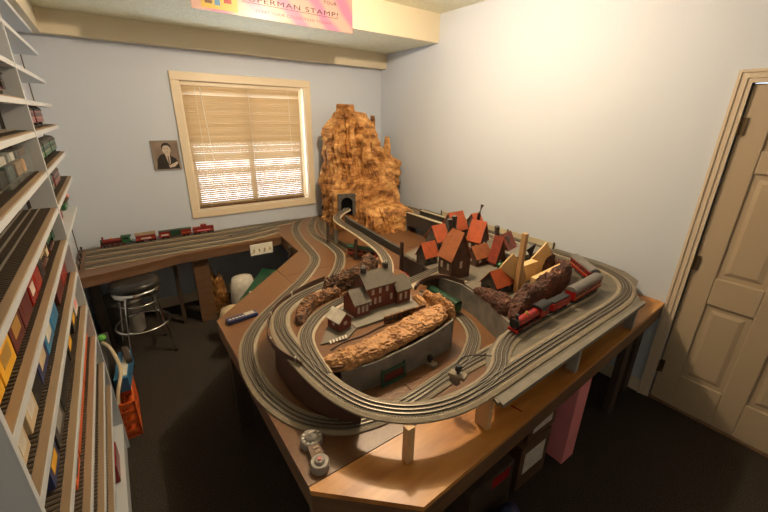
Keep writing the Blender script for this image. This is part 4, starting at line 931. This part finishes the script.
M['gamegreen'] = mat('game_green', (.008,.065,.028), .35, var=.4)
quad([gA,gB,gC,gD], .05, 'carton', 'gamegreen', gp)
for f in (.16,.24,.32,.40):
    a, b, c, d = [Vector(p) for p in (gA,gB,gC,gD)]; up = (b-a).cross(d-a).normalized()*.052; up = up if up.z > 0 else -up
    p0, p1 = a.lerp(d,f)+up, b.lerp(c,f)+up; q0, q1 = a.lerp(d,f+.03)+up, b.lerp(c,f+.03)+up
    quad([p0.lerp(p1,.12),p0.lerp(p1,.75),q0.lerp(q1,.75),q0.lerp(q1,.12)], .001, 'white_stripe', 'label', gp)
t_ = thing('support_box','dark box standing under the green striped box','box',(.95,3.0,0)); B(.66,1.0,2.70,3.0,0,.365).build('carton', 'legdark', t_)
bg = thing('white_bag','white plastic bag standing beside the green box','bag',(.84,3.28,0)); MB().lathe([(.10,0),(.12,.10),(.115,.32),(.09,.42),(.02,.44)], (.77,3.32,0), 18, 1, .8).build('bag_body', 'label', bg)
bg = thing('cushion','cream rounded cushion on end beside the green striped box','cushion',(.60,2.98,0)); MB().lathe([(.08,0),(.10,.03),(.11,.22),(.08,.31),(.01,.33)], (.575,2.98,.0), 20, 1, .7).build('cushion_body', 'beige', bg)
# a red string on the plywood
rs_ = MB().tube([(1.150,.667,T+.002),(1.158,.622,T+.002)], .0025, 6).build('red_string', 'red', None, (1.2,.6,T)); tag(rs_, 'short red string lying across the plywood edge', 'string')

# ------------------------------------------------------------------ light
def light(kind, name, loc, energy, col, **k):
    l = bpy.data.lights.new(name, kind); l.energy = energy; l.color = col
    for a, b in k.items(): setattr(l, a, b)
    o = bpy.data.objects.new(name, l); COL.objects.link(o); o.location = loc; return o
light('POINT', 'ceiling_bulb', (1.42,1.87,2.64), 98, (1,.76,.54), shadow_soft_size=.028)
W = bpy.data.worlds.new('sky'); S.world = W; W.use_nodes = True
wnt = W.node_tree; bgn = wnt.nodes['Background']; bgn.inputs[0].default_value = (.80,.88,1.,1); bgn.inputs[1].default_value = 9.

# ------------------------------------------------------------------ camera
f_, yaw, pitch, roll, h_ = 367.8837, .627730, .359495, .0175833, 1.83256
cy, sy = math.cos(yaw), math.sin(yaw)
fw = Vector((sy*math.cos(pitch), cy*math.cos(pitch), -math.sin(pitch))); r_ = Vector((cy,-sy,0)); u_ = r_.cross(fw)
c, s_ = math.cos(roll), math.sin(roll); r2 = r_*c+u_*s_; u2 = -r_*s_+u_*c
cam = bpy.data.cameras.new('camera'); cam.sensor_width = 36; cam.lens = f_/768*36; cam.clip_start = .02
co = bpy.data.objects.new('camera', cam); COL.objects.link(co)
mw = Matrix(((r2.x,u2.x,-fw.x,0),(r2.y,u2.y,-fw.y,0),(r2.z,u2.z,-fw.z,h_),(0,0,0,1)))
co.matrix_world = mw; S.camera = co
S.view_settings.view_transform = 'Standard'; S.view_settings.look = 'None'; S.view_settings.gamma = 1; S.view_settings.use_curve_mapping = False
S.view_settings.exposure = 0.
